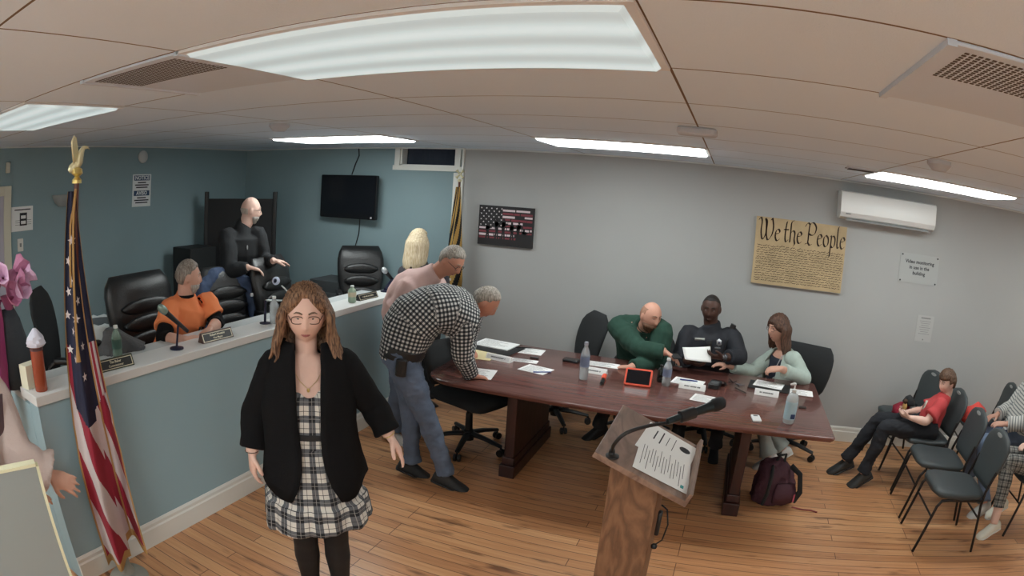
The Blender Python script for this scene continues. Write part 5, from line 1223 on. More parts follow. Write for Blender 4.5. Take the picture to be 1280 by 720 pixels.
for i in range(30):
    a = R(70+220*i/29); x, y = math.sin(a), math.cos(a); h0 = P.J['head']; k = random.uniform(-.02, .02)
    A_, B2 = smoothpath([P.hp(V((x*.6, y*.6, .75)).normalized(), .012), P.hp((x, y, 0), .02), h0+P.HM @ V((x*.10, y*.11, -.10)), h0+P.HM @ V((x*.11, y*.10-.01, -.18+k)), h0+P.HM @ V((x*.09, y*.08-.03, -.24+k))], [.010, .022, .022, .018, .004], 3); mb.tube(A_, B2, 8, flat=.6)
remesh(mb, 'long_hair', HBL, P.t, .007, 1, folds(.003, 60, 8))
DGR = mat('dark grey knit', rgb(60, 56, 62), .9, bump=.4, bscale=200); P.shirt('cardigan', DGR, .02, 1.9, amp=.01, q0=-.2)
P.trousers(mat('black trousers', rgb(24, 24, 27), .85))
for sd in 'LR': P.shoe(sd, BLACKL)
# ===== man in the pink polo shirt leaning forward
J = dict(head=(-1.968,4.120,1.523), face=(.80,-.10,-.60), up=(.5,0,.85), neck=(-2.116,4.120,1.406), mid=(-2.341,4.140,1.199), shL=(-2.234,4.340,1.324), shR=(-2.240,3.980,1.319), elL=(-2.05,4.42,1.02), elR=(-2.351,3.980,1.073), wrL=(-1.93,4.36,.83), wrR=(-2.301,4.050,0.854), hdL=(.8,-.2,-.4), hdR=(.9,.1,-.4), pnL=(0,0,-1), pnR=(0,0,-1),
  hipL=(-2.40,4.27,.93), hipR=(-2.38,4.07,.93), knL=(-2.36,4.28,.50), knR=(-2.36,4.06,.50), anL=(-2.42,4.28,.09), anR=(-2.40,4.06,.09), toeL=(-2.24,4.30,.03), toeR=(-2.22,4.06,.03))
P = Person('grey haired man in a pink polo shirt and glasses leaning forward', (-2.37, 4.17, 0), J, SK_T, arm=1.15, cw=.20, cd=.145, ww=.18, wd=.15)
P.body(vox=.007); P.face(brow=(.25, .2, .16), glasses=mat('dark glasses frame', rgb(40, 38, 38), .35))
GH2 = hairmat('silver grey hair', rgb(116, 108, 100), rgb(176, 168, 158)); P.shell('hair', GH2, lambda d: m_short(d, .58, .12, -.5), .010, 9)
PNK = mat('pink pique cotton', rgb(214, 180, 174), .85, bump=.2, bscale=260); P.shirt('polo_shirt', PNK, .016, .72, collar=PNK, cuff=.020, amp=.009)
JEAN = mat('blue jeans', rgb(96, 110, 132), .85, bump=.35, bscale=220, var=.22, vscale=7); P.trousers(JEAN)
for sd in 'LR': P.shoe(sd, mat('white trainer', rgb(206, 206, 204), .6), mat('white rubber', rgb(214, 214, 210), .6))
# ===== man in the plaid shirt bending over the table to write
J = dict(head=(-1.606,3.930,1.291), face=(.72,.35,-.72), up=(.7,.2,.7), neck=(-1.705,3.860,1.239), mid=(-1.908,3.620,1.241), shL=(-1.74,4.03,1.20), shR=(-1.664,3.700,1.173), elL=(-1.82,4.14,.95), elR=(-1.663,3.720,0.964), wrL=(-1.76,4.0,.80), wrR=(-1.636,3.840,0.771), hdL=(.6,-.6,-.1), hdR=(.75,.55,-.15), pnL=(0,0,-1), pnR=(0.1,-.2,-1),
  hipL=(-2.06,3.62,.95), hipR=(-1.99,3.44,.95), knL=(-1.99,3.60,.50), knR=(-1.80,3.50,.52), anL=(-1.98,3.60,.10), anR=(-1.68,3.56,.10), toeL=(-1.86,3.66,.04), toeR=(-1.50,3.60,.04), curlR=(.55,.02,0), curlL=(.3,.05,0))
P = Person('man in a checked shirt and blue jeans bending over the table to write', (-1.95, 3.54, 0), J, SK_T, arm=1.2, cw=.20, cd=.145, ww=.185, wd=.165, hw=.185, hd=.135, leg=1.08)
P.body(vox=.0065); P.face(brow=(.3, .25, .2)); P.shell('hair', GH2, lambda d: m_short(d, .60, .15, -.45), .006, 19)
GING = check_mat('black white gingham', rgb(206, 206, 202), rgb(20, 22, 26), rgb(84, 88, 92), .027, .027, .5, .5)
o = P.shirt('checked_shirt', GING, .018, {'L': 1.95, 'R': 1.95}, amp=.010, q0=-.04, collar=mat('black knit', rgb(17, 17, 19), .92))
sp_ = [P.spine(q)[0] for q in (-.1, .25, .5, .75, 1.0)]; cum = 0; bones = []
for a, b in zip(sp_, sp_[1:]): bones.append((a, b, cum, .19)); cum += (b-a).length
for sd in 'RL': a, b, c = P.armp(sd); bones += [(a, b, 0, .075), (b, c, (b-a).length, .065)]
pc_attr(o, P, bones, (.3, -1, .2))
o = P.trousers(JEAN, amp=.012, top=.10)
mb = MB(); padded(mb, [(P.spine(q)[0], P.spine(q)[2], P.spine(q)[3], P.hw+.020, P.hd+.020) for q in (.0, .01, .065, .075)], 30, 2.3); P.put(mb, 'belt', BLACKL)
a = P.spine(.0); mb = MB(); mb.rbox(a[0]+a[2]*-(P.hw+.035)+a[3]*.03-U*.03, (.04, .075, .12), .02, frame((.1, 0, 1), -a[2]), axis=2); P.put(mb, 'phone_pouch', BLACKL, smooth=40)
for sd in 'LR': P.shoe(sd, mat('dark grey slip on shoe', rgb(44, 46, 48), .7), k=1.08)
t = thing('ballpoint', tuple(V((-1.605,3.880,0.777))), 0, 'pen held in the writing hand of the man in the checked shirt', 'pen'); mb = MB(); mb.tube([(-.01, -.03, .07), (.0, 0, .01), (.002, .002, -.01)], [.004, .004, .001], 8); mb.build('barrel', mat('silver pen', rgb(180, 180, 184), .3, .6), t, smooth=60)
# ===== man in the green pullover, seated behind the table
J = dict(head=(-0.582,4.980,1.134), face=(.72,-.64,-.22), up=(.15,-.1,1), neck=(-0.629,5.050,1.042), mid=(-.66,5.22,.80), shL=(-0.477,5.000,1.016), shR=(-0.867,5.100,0.988), elL=(-0.466,4.920,0.779), elR=(-0.621,4.840,0.885),
  wrL=(-0.656,4.700,0.763), wrR=(-0.406,4.800,0.897), hdL=(-1,-.05,-.12), hdR=(.85,-.2,-.38), pnL=(0,-.1,-1), pnR=(-.2,-.2,-1), hipL=(-.52,5.28,.50), hipR=(-.72,5.30,.50), knL=(-.46,4.86,.50), knR=(-.82,4.90,.50), anL=(-.55,4.95,.10), anR=(-.92,5.0,.10), toeL=(-.56,4.80,.04), toeR=(-1.04,4.88,.04), curlL=(.3,.08,0), curlR=(.3,.08,0))
P = Person('bald bearded man in a dark green pullover seated at the table, reaching to his left', (-.64, 5.18, 0), J, SKIN('fair skin', rgb(200, 150, 130)), hw=.19, ww=.20, cw=.20, cd=.15, wd=.16, arm=1.28, fat=1.16)
P.body(); P.face(iris=(.05, .05, .05), brow=(.16, .10, .07))
BRD = hairmat('brown beard', rgb(70, 44, 34), rgb(120, 86, 64)); P.shell('beard', BRD, lambda d: min((-.30-d.z)*7, (d.y-.02-.2*max(0, -d.z-.6))*6) - (3 if (abs(d.x) < .2 and -.60 < d.z < -.48 and d.y > .5) else 0), .020, 8)
P.shell('stubble', hairmat('shaved hair', rgb(150, 112, 94), rgb(170, 128, 106)), lambda d: min(m_short(d, .62, .0, -.4), (.75-d.z)*8), .0015, 4)
GRN = mat('dark green fleece', rgb(34, 66, 54), .9, bump=.25, bscale=200, var=.1, vscale=5); P.shirt('pullover', GRN, .020, 1.93, collar=GRN, amp=.012, seed=3)
mb = MB(); c = P.spine(.93); mb.loft([[c[0]+c[2]*a+c[3]*(P.cd*.8+.012+.006*i)+c[1]*b for a, b in ((-.03, .05), (.03, .05), (.012, -.04), (-.012, -.04))] for i in (0, 1)]); P.put(mb, 'collar_lining', mat('grey collar lining', rgb(120, 112, 106), .8))
P.trousers(mat('black trousers', rgb(24, 24, 27), .85))
for sd in 'LR': P.shoe(sd, mat('black work boot', rgb(26, 24, 24), .5))
# ===== police officer
J = dict(head=(-0.090,5.160,1.223), face=(-.10,-.98,-.14), neck=(-0.071,5.190,1.063), shL=(0.112,5.190,1.009), shR=(-0.258,5.190,0.984), elL=(0.209,5.060,0.871), elR=(-0.304,5.100,0.797),
  wrL=(0.058,4.860,0.895), wrR=(-0.207,4.880,0.824), hdL=(-.9,-.35,.08), hdR=(.9,-.35,-.1), pnL=(-.2,.4,.8), pnR=(.2,.3,.8), hipL=(.06,5.26,.50), hipR=(-.14,5.26,.50), knL=(.12,4.84,.50), knR=(-.20,4.84,.50), anL=(.12,4.93,.10), anR=(-.22,4.93,.10), toeL=(.13,4.78,.04), toeR=(-.24,4.78,.04), curlL=(.5,.05,0), curlR=(.5,.05,0))
P = Person('police officer in a black uniform with a silver badge seated holding a sheet of paper', (-.04, 5.2, 0), J, SK_D, hw=.18, ww=.175, cw=.19, cd=.135, arm=1.10)
P.body(); P.face(iris=(.02, .015, .01), brow=(.02, .015, .012), lip=(.10, .05, .045))
P.shell('hair', hairmat('very short black hair', rgb(26, 22, 22), rgb(44, 38, 36)), lambda d: m_short(d, .62, .15, -.45), .003, 5)
UNI = mat('black uniform cloth', rgb(28, 30, 38), .75, bump=.2, bscale=220); P.shirt('uniform_shirt', UNI, .018, 1.7, collar=UNI, amp=.008, seed=7)
c = P.spine(.92); f = c[3]; l = c[2]; u = c[1]; fr = lambda a, b, k=0: c[0]+l*a+u*b+f*(P.cd*.86+.026+k)
mb = MB(); mb.prism([fr(.085+.022*math.sin(a)*(1.15 if k % 2 == 0 else .9), .03+.030*math.cos(a)*(1.1 if k % 2 == 0 else .92)) for k, a in enumerate([-k*math.pi/6 for k in range(12)])], f*.008); o = P.put(mb, 'badge', mat('polished silver', rgb(214, 216, 220), .35, .5))
mb = MB(); mb.prism([fr(.085+.009*math.cos(k), .03+.011*math.sin(k), .008) for k in range(6)], f*.002); o2 = P.put(mb, 'badge_crest', mat('blue badge crest', rgb(60, 66, 90), .4)); o2.parent = o
mb = MB(); mb.box(fr(-.08, .05, .004), (.085, .006, .020), frame(u, l) @ Matrix.Rotation(0, 3, 'Z')); P.put(mb, 'name_tape', mat('silver name tape', rgb(180, 184, 178), .5))
mb = MB(); mb.box(fr(.075, -.02, .0), (.05, .006, .010), frame(u, l)); P.put(mb, 'service_bar', mat('grey bar', rgb(130, 132, 136), .5))
mb = MB(); mb.rbox(fr(0, .0, .006), (.05, .025, .08), .008, frame(u, l), axis=2); P.put(mb, 'body_camera', BLACKP)
mb = MB(); mb.rbox(J['shL']+V((.0, -.02, .075)), (.05, .04, .06), .01, rotm('Y', 20)); mb.tube([J['shL']+V((0, -.02, .05)), J['shL']+V((-.03, -.10, -.02)), J['shL']+V((-.06, -.12, -.16))], .005, 6); P.put(mb, 'shoulder_radio', BLACKP, smooth=40)
mb = MB(); w_ = J['wrL']; d = V(J['hdL']).normalized(); M3 = frame(d); mb.lathe([(.030, -.012), (.034, -.012), (.034, .012), (.030, .012)], w_-d*.02, 18, M3); mb.lathe([(.001, .03), (.018, .03), (.018, .042), (.001, .042)], w_-d*.02, 16, frame((-.2, -.9, .3))); P.put(mb, 'wristwatch', mat('dark steel', rgb(90, 90, 94), .3, .9))
mb = MB(); mb.torso = None; q = MB()
padded(q, [(P.spine(x)[0], P.spine(x)[2], P.spine(x)[3], a, b) for x, a, b in ((-.05, .20, .16), (.05, .205, .165), (.3, .19, .155), (.42, .185, .15))], 28, 2.3); remesh(q, 'duty_belt', mat('black duty belt', rgb(18, 18, 20), .5), P.t, .01, 1)
P.trousers(mat('black trousers', rgb(24, 24, 27), .85))
for sd in 'LR': P.shoe(sd, BLACKL)
# the sheet he holds
t = thing('held_sheet', tuple(V((-0.148,4.830,0.903))), 0, 'white sheet of paper held up by the officer over the table', 'paper')
cs = [V((-0.279,4.840,0.943)), V((-0.053,4.860,0.974)), V((-0.028,4.780,0.865)), V((-0.242,4.760,0.869))]; o_ = V(t.location); mb = MB(); nx = 6; vs = []
for i in range(nx+1):
    for j in range(nx+1):
        a, b = i/nx, j/nx; p = (cs[0]*(1-a)+cs[1]*a)*(1-b)+(cs[3]*(1-a)+cs[2]*a)*b+V((0, -.012*math.sin(a*3.1), 0)); vs.append(p-o_)
mb.add(vs, [(i*(nx+1)+j, i*(nx+1)+j+1, (i+1)*(nx+1)+j+1, (i+1)*(nx+1)+j) for i in range(nx) for j in range(nx)]); s_ = mb.build('page', PAPER, t, smooth=180); q = s_.modifiers.new('s', 'SOLIDIFY'); q.thickness = .0012
mb = MB(); p = V(J['wrL']); tag(gadget('phone', (-0.318,4.760,0.898), .07, .14, .01, 20, BLACKP, 'dark phone in the reaching hand of the man in green', 'phone'), 'dark phone in the reaching hand of the man in green', 'phone'); S.objects['phone.004' if 'phone.004' in S.objects else 'phone'].location.z = (-0.318,4.760,0.898)[2]-.02
# ===== woman in the pale jacket
J = dict(head=(0.509,5.100,1.135), face=(-.84,-.52,-.08), neck=(0.581,5.140,0.964), shL=(0.663,5.000,0.918), shR=(0.511,5.240,0.855), elL=(0.797,4.940,0.779), elR=(0.337,5.140,0.741),
  wrL=(0.543,4.740,0.892), wrR=(0.123,4.980,0.806), hdL=(-.9,.05,-.15), hdR=(-.9,-.15,.05), pnL=(0,.3,-.9), pnR=(0,0,-1), hipL=(.72,5.10,.50), hipR=(.64,5.30,.50), knL=(.42,4.92,.50), knR=(.36,5.14,.50), anL=(.60,4.84,.11), anR=(.74,5.02,.11), toeL=(.46,4.80,.04), toeR=(.62,4.98,.04), curlL=(.55,.02,0), curlR=(.3,.06,0))
P = Person('woman with brown hair and a pale jacket seated at the right end of the table', (.64, 5.16, 0), J, SK_L, hs=.95, fem=True, hw=.17, ww=.14, cw=.16, cd=.115, arm=1.05)
P.body(); P.face(iris=(.06, .04, .03), brow=(.12, .07, .05), lip=(.35, .13, .13), glasses=mat('thin brown metal frame', rgb(92, 66, 58), .35, .5))
HBR = hairmat('dark brown hair', rgb(56, 38, 32), rgb(104, 74, 58), (70, 70, 7)); P.shell('hair', HBR, lambda d: (d.z-(.33-.9*max(0, abs(d.x)-.38) if d.y > .15 else -.7+.9*max(0, d.y+.2)))*6, .022, 13)
mb = MB(); random.seed(18)
for i in range(30):
    a = R(82+(196)*i/29); x, y = math.sin(a), math.cos(a); h0 = P.J['head']; k = random.uniform(-.015, .015)
    A_, B2 = smoothpath([P.hp(V((x*.6, y*.6, .75)).normalized(), .012), P.hp((x, y, .05), .022), h0+P.HM @ V((x*.095, y*.11, -.07)), h0+P.HM @ V((x*.105, y*.11-.01, -.14+k)), h0+P.HM @ V((x*.11, y*.12-.01, -.19+k))], [.010, .022, .022, .020, .005], 3); mb.tube(A_, B2, 8, flat=.6)
remesh(mb, 'long_hair', HBR, P.t, .0065, 1, folds(.004, 50, 12))
P.shirt('blouse', mat('navy blouse', rgb(34, 38, 52), .8), .006, 2.0, q0=-.1, amp=.003, sides='', q1=1.3)
PJK = mat('pale grey green jacket', rgb(172, 186, 178), .9, bump=.35, bscale=160, var=.05, vscale=30)
zs = []; n = 36; vs = []; sc = MB()
for q, k, g in ((1.7, .52, 44), (1.4, .74, 36), (1.2, .88, 34), (1.0, 1.0, 32), (.9, 1.06, 32), (.7, 1.10, 30), (.5, 1.08, 30), (.3, 1.12, 32), (.1, 1.25, 34), (-.05, 1.3, 36)):
    p, d, l, f = P.spine(min(q, 1)); dk = k*(1 if q <= .9 else .8)
    if q > 1: p = p.lerp(P.J['neck'], q-1)
    for j in range(n+1):
        a = R(90+g+(360-2*g)*j/n); vs.append(p+l*(P.cw*k+.015)*math.cos(a)+f*(P.cd*dk+.022+(.040 if .4 < q < .95 else 0)*max(0, math.sin(a)))*math.sin(a))
m1 = n+1; sc.add(vs, [(i*m1+k, i*m1+k+1, (i+1)*m1+k+1, (i+1)*m1+k) for i in range(9) for k in range(n)]); o = P.put(sc, 'jacket', PJK); so = o.modifiers.new('s', 'SOLIDIFY'); so.thickness = .014; so.offset = 1
for sd in 'LR':
    mb = MB(); P.armshape(mb, sd, .014, q1=1.85, cuff=.006); mb.ell(J['sh'+sd]-U*.01, (.068, .068, .066), None, 10); remesh(mb, 'sleeve', PJK, P.t, .009, 2, folds(.008))
mb = MB(); c = P.spine(.98); mb.tube([c[0]+c[2]*.09+c[3]*.04, c[0]+c[2]*.075-c[3]*.05+U*.015, c[0]-c[3]*.085+U*.03, c[0]-c[2]*.075-c[3]*.05+U*.015, c[0]-c[2]*.09+c[3]*.04], [.012, .028, .03, .028, .012], 10, flat=.8); P.put(mb, 'collar', PJK)
P.trousers(mat('pale grey trousers', rgb(160, 164, 158), .85), cuff=.03)
for sd in 'LR': P.shoe(sd, mat('white trainer', rgb(206, 206, 204), .6), mat('white rubber', rgb(214, 214, 210), .6), k=.92)
t = thing('ballpoint', tuple(V((0.519,4.760,0.923))), 0, 'pen held by the woman in the pale jacket', 'pen'); mb = MB(); mb.tube([(.02, 0, .07), (-.02, 0, -.04)], .004, 6); mb.build('barrel', mat('silver pen', rgb(180, 180, 184), .3, .6), t, smooth=60)
# ===== boy
J = dict(head=(2.103,4.800,0.914), face=(-.90,-.38,-.22), up=(-.1,0,1), neck=(2.106,4.800,0.783), mid=(2.031,4.800,0.630), shL=(2.031,4.660,0.752), shR=(2.108,4.940,0.704), elL=(1.900,4.600,0.627), elR=(1.969,4.960,0.608),
  wrL=(1.750,4.660,0.629), wrR=(1.787,4.860,0.613), hdL=(-.9,.45,.1), hdR=(-.8,-.5,-.05), pnL=(-.1,.5,.6), pnR=(-.1,-.5,.6), hipL=(2.0,4.72,.52), hipR=(2.0,4.88,.52), knL=(1.545,4.680,0.517), knR=(1.528,4.900,0.507), anL=(1.441,4.660,0.111), anR=(1.311,4.900,0.115), toeL=(1.335,4.640,0.046), toeR=(1.197,4.880,0.068), curlL=(.6,.03,0), curlR=(.6,.03,0))
P = Person('boy in a red T-shirt slouching on a grey chair with legs stretched out', (1.98, 4.80, 0), J, SK_P, hs=.88, hw=.135, hd=.10, ww=.125, wd=.095, cw=.135, cd=.095, arm=.82, leg=.88)
P.body(); P.face(iris=(.05, .03, .02), brow=(.1, .06, .04), glasses=None)
HBY = hairmat('brown fringe hair', rgb(62, 44, 34), rgb(108, 80, 60)); P.shell('hair', HBY, lambda d: (d.z-(.30 if d.y > .3 else (-.05 if d.y > -.1 else -.6+.55*max(0, (d.y+.6)))))*6, .020, 6)
REDT = mat('red T-shirt', rgb(182, 62, 64), .85, bump=.15, bscale=250); P.shirt('t_shirt', REDT, .014, .72, cuff=.018, amp=.008, q0=-.15)
mb = MB(); c = P.spine(.66)
for pts in ([(-.04, .03), (.03, .045), (.045, .01), (.01, -.03), (-.03, -.02)], [(-.01, .0), (.055, -.005), (.03, -.04), (-.015, -.045)]):
    mb.prism([c[0]+c[2]*a+c[1]*b+c[3]*(P.cd+.020) for a, b in pts], c[3]*.004)
P.put(mb, 'shirt_print', mat('pale shirt print', rgb(196, 188, 176), .8))
P.trousers(mat('black cotton trousers', rgb(30, 32, 38), .9), off=.016, cuff=.012, amp=.010, vox=.009)
for sd in 'LR': P.shoe(sd, mat('dark grey foam clog', rgb(52, 54, 54), .6), k=1.0, w_=1.15)
t = thing('toy', tuple(V((1.721,4.780,0.683))), 0, 'small brown and yellow toy in the hands of the boy', 'toy'); mb = MB(); mb.ell((0, 0, 0), (.022, .03, .035)); mb.build('toy_body', mat('yellow brown plush', rgb(176, 140, 84), .9), t, smooth=180); mb = MB(); mb.ell((-.005, -.005, .045), (.02, .022, .022)); mb.build('toy_head', mat('dark brown plush', rgb(70, 48, 34), .9), t, smooth=180)
t = blob('red_jacket', [((0, 0, 0), .05, .07), ((0, 0, .01), .09, .12), ((0, .01, .06), .085, .11), ((-.01, 0, .11), .06, .08), ((0, 0, .13), .01, .02)], mat('crimson jacket cloth', rgb(150, 34, 56), .85, bump=.4, bscale=60), None, n=28, amp=.06, freq=13); t.location = (1.86, 5.20, .472); tag(t, 'crumpled crimson jacket on the chair against the wall behind the boy', 'jacket')
t = blob('dark_hat', [((0, 0, 0), .05, .06), ((0, 0, .02), .065, .075), ((0, 0, .06), .05, .06), ((0, 0, .085), .01, .02)], BLACKF, None, n=20, amp=.03, freq=13); t.location = (1.88, 5.12, .602); tag(t, 'small black hat on top of the crimson jacket', 'hat')
# ===== two people cut by the right edge
J = dict(head=(3.04,4.60,1.22), face=(-1,-.2,-.2), neck=(3.08,4.62,1.08), shL=(3.09,4.45,.98), shR=(3.09,4.80,.98), elL=(2.93,4.40,.74), elR=(2.93,4.86,.74), wrL=(2.72,4.52,.68), wrR=(2.72,4.76,.68), hdL=(-.9,.3,-.1), hdR=(-.9,-.3,-.1), pnL=(0,.2,-1), pnR=(0,-.2,-1),
  hipL=(2.92,4.56,.53), hipR=(2.92,4.76,.53), knL=(2.50,4.50,.52), knR=(2.50,4.76,.52), anL=(2.557,4.194,0.100), anR=(2.6,4.74,.10), toeL=(2.346,4.121,0.040), toeR=(2.46,4.72,.04))
P = Person('person in a grey striped shirt and jeans seated at the right edge', (2.9, 4.66, 0), J, SK_L, hw=.16, ww=.15, cw=.165)
P.body(vox=.008); P.face(); P.shell('hair', HBR, lambda d: m_short(d), .02, 3)
STR = check_mat('grey striped knit', rgb(198, 196, 190), rgb(198, 196, 190), rgb(120, 124, 126), 9, .028, 0, .4); o = P.shirt('striped_shirt', STR, .022, 1.9, amp=.009)
bones = [(P.spine(-.1)[0], P.spine(1)[0], 0, .18)]+[b for sd in 'LR' for b in ((J['sh'+sd], J['el'+sd], 0, .07), (J['el'+sd], J['wr'+sd], .3, .06))]; pc_attr(o, P, bones, (1, .2, 0))
P.trousers(JEAN)
for sd in 'LR': P.shoe(sd, mat('white trainer', rgb(206, 206, 204), .6), mat('white rubber', rgb(214, 214, 210), .6))
J = dict(head=(3.04,3.98,1.20), face=(-1,-.1,-.3), neck=(3.06,4.0,1.05), shL=(3.08,3.83,.96), shR=(3.08,4.18,.96), elL=(2.99,3.75,.72), elR=(2.99,4.24,.72), wrL=(2.80,3.90,.66), wrR=(2.80,4.12,.66), hdL=(-.9,.3,-.1), hdR=(-.9,-.3,-.1), pnL=(0,.2,-1), pnR=(0,-.2,-1),
  hipL=(3.0,3.90,.53), hipR=(3.0,4.10,.53), knL=(2.550,3.980,0.552), knR=(2.60,4.16,.55), anL=(2.505,3.818,0.110), anR=(2.633,4.015,0.200), toeL=(2.355,3.789,0.050), toeR=(2.465,3.965,0.140))
P = Person('person in grey plaid leggings and white trainers seated at the right edge of the photo', (2.98, 4.0, 0), J, SK_P, hw=.15, ww=.14, cw=.155, hs=.95)
P.body(vox=.008); P.face(); P.shell('hair', HBR, lambda d: m_short(d), .02, 3); P.shirt('pullover', DGR, .02, 1.9)
o = P.trousers(check_mat('grey plaid leggings', rgb(140, 138, 132), rgb(44, 46, 46), rgb(92, 92, 90), .05, .05, .3, .3, [(0, .05, .08, -.5, rgb(40, 40, 40), .8), (1, .05, .08, -.5, rgb(40, 40, 40), .8)]), q1=1.72, off=.008, cuff=.01, name='leggings')
pc_attr(o, P, [b for sd in 'LR' for b in ((J['hip'+sd], J['kn'+sd], 0, .08), (J['kn'+sd], J['an'+sd], .42, .06))], (1, .2, 0))
for sd in 'LR': P.shoe(sd, mat('white knit trainer', rgb(222, 220, 206), .7), mat('white rubber', rgb(214, 214, 210), .6), k=.92)
t = blob('orange_red_scarf', [((0, 0, 0), .06, .10), ((0, 0, .01), .12, .17), ((0, .01, .06), .11, .15), ((.02, 0, .12), .08, .10), ((.03, 0, .17), .02, .03)], mat('orange red cloth', rgb(214, 74, 66), .85, bump=.4, bscale=60), None, n=30, amp=.08, freq=12); t.location = (2.46, 4.80, .60); tag(t, 'orange red cloth bundle on the lap of the person in the striped shirt', 'scarf')
# ===== person cut by the left edge
b0 = V((-2.41, .63, 0)); pf = V((.80, .60, 0)); pl = V((-.60, .80, 0))
def ap(l, f, z): return b0+pl*l+pf*f+U*z
J = dict(head=ap(.0,.03,1.50), face=(.8,.6,-.2), neck=ap(0,0,1.36), shL=ap(.17,0,1.27), shR=ap(-.17,0,1.27), elL=(-2.283,0.786,1.051), elR=ap(-.20,.10,1.0), wrL=(-2.242,0.907,0.951), wrR=ap(-.14,.26,.98), hdL=V((.34,.80,-.50)), hdR=(.5,.6,0), pnL=(-.80,.10,-.55), pnR=(0,0,-1),
  hipL=ap(.09,0,.86), hipR=ap(-.09,0,.86), knL=ap(.09,.02,.46), knR=ap(-.09,.02,.46), anL=ap(.09,0,.09), anR=ap(-.09,0,.09), toeL=ap(.11,.14,.03), toeR=ap(-.1,.14,.03), curlL=(.16,.10,0))
P = Person('person in a pinkish beige cardigan at the left edge with one hand stretched out', tuple(b0), J, SK_L, hw=.20, ww=.18, cw=.18, cd=.12, wd=.14, hs=1.0, fem=True, arm=1.2)
P.body(); P.face(); P.shell('hair', HBR, lambda d: m_short(d, .5, 0, -.7), .02, 3)
BGE = mat('pinkish beige knit', rgb(196, 176, 168), .9, bump=.3, bscale=200); P.shirt('cardigan', BGE, .030, 1.86, q0=-.25, amp=.014, cuff=.030)
P.trousers(mat('black trousers', rgb(24, 24, 27), .85)); mb = MB()
for sd in 'LR': P.shoe(sd, BLACKL)
mb = MB(); c = P.spine(.85); mb.loft([[c[0]+c[2]*a+c[3]*(P.cd+.03+.01*i)+c[1]*b for a, b in ((-.07, .10), (.07, .10), (.0, -.12))] for i in (0, 1)]); P.put(mb, 'neckline', mat('plum blouse', rgb(110, 84, 88), .8))
# white display board on an easel leg in front of that person
t = thing('display_board', (-1.96, .56, 0), 0, 'white board with a pale edge standing at the lower left corner', 'board')
a0, a1 = V((-2.033,0.399,1.246)), V((-1.936,0.731,1.157)); d_ = V((a1.x-a0.x, a1.y-a0.y, 0)).normalized(); o_ = V(t.location); nr = V((-d_.y, d_.x, 0))
if nr.dot(V((1.96, -.56, 0))) < 0: nr = -nr
lean = nr*.12; a0.z = a1.z
mb = MB(); lo0, lo1 = V((a0.x, a0.y, .02))+lean, V((a1.x, a1.y, .02))+lean
mb.loft([[p-o_+nr*k for p in (a0, a1, lo1, lo0)] for k in (0, -.035)]); mb.build('panel', mat('white board face', rgb(132, 136, 134), .5), t)
mb = MB(); mb.loft([[p-o_+nr*k+d_*e for p, e in ((a1, 0), (a1, .012), (lo1, .012), (lo1, 0))] for k in (.003, -.038)]); mb.loft([[p-o_+nr*k+U*e for p, e in ((a0, 0), (a1, 0), (a1, .012), (a0, .012))] for k in (.003, -.038)]); mb.build('edge_trim', mat('cream edge', rgb(206, 202, 170), .5), t)
# ===== flags
def flag_cloth(name, base, z_top, z_bot, wid, parent, mats, colour, fold=5, ang=0, nz=90, ns=60, depth=.07, shape=None, drift=(0, 0)):
    mb = MB(); vs = []; d = V((math.cos(R(ang)), math.sin(R(ang)), 0)); e = V((-d.y, d.x, 0))
    for i in range(nz+1):
        q = i/nz; z = z_top+(z_bot-z_top)*q; w_ = wid(q)
        for j in range(ns+1):
            s_ = j/ns; x = (s_-.5)*w_; y = depth*w_/.3*math.sin(s_*math.pi*fold+q*1.2)*(.5+.5*q)+.02*math.sin(s_*math.pi*fold*2.1+q*5)*q
            zz = z+(shape(q, s_) if shape else 0); vs.append(V(base)+d*(x+drift[0]*q)+e*(y+drift[1]*q)+U*zz)
    fs = []; ms = []
    for i in range(nz):
        for j in range(ns):
            fs.append((i*(ns+1)+j, i*(ns+1)+j+1, (i+1)*(ns+1)+j+1, (i+1)*(ns+1)+j)); ms.append(colour((i+.5)/nz, (j+.5)/ns))
    mb.v = [tuple(v) for v in vs]; mb.f = fs; mb.m = ms
    return mb, d, e
FR, FW, FB, FG = mat('flag red', rgb(150, 36, 56), .8), mat('flag white', rgb(206, 196, 196), .8), mat('flag navy', rgb(26, 30, 56), .8), mat('gold fringe', rgb(196, 152, 92), .7, bump=.8, bscale=400)
fx, fy = -2.60, 1.385
t = thing('flag_stand', (fx, fy, 0), 0, 'flagpole with a gilt eagle and floor stand in front of the counter at the left', 'flagpole')
mb = MB(); mb.lathe([(.001, 0), (.125, 0), (.125, .02), (.10, .045), (.05, .06), (.03, .10), (.03, .16), (.001, .16)], n=28); mb.build('stand_base', mat('stone grey base', rgb(140, 138, 128), .5), t, smooth=40)
mb = MB(); mb.tube([(0, 0, .06), (0, 0, 2.09)], .0135, 12); mb.build('pole', wood('flagpole wood', rgb(110, 60, 46), rgb(90, 46, 34), .35, (8, 8, 1)), t, smooth=60)
mb = MB(); mb.lathe([(.001, 2.085), (.026, 2.085), (.026, 2.10), (.012, 2.115), (.030, 2.13), (.026, 2.15), (.008, 2.16), (.001, 2.16)], n=16); mb.build('finial_base', GOLD, t, smooth=40)
PG = mat('pale gilt', rgb(214, 206, 168), .35, .5)
ex = V((.55, .84, 0)).normalized()
mb = MB(); p, r_ = smoothpath([(0, 0, 2.155), ex*.01+U*2.18, ex*.012+U*2.215, ex*.028+U*2.245, ex*.052+U*2.245], [.008, .018, .019, .011, .003], 3); mb.tube(p, r_, 12); mb.tube([ex*.045+U*2.247, ex*.060+U*2.238], [.004, .001], 6)
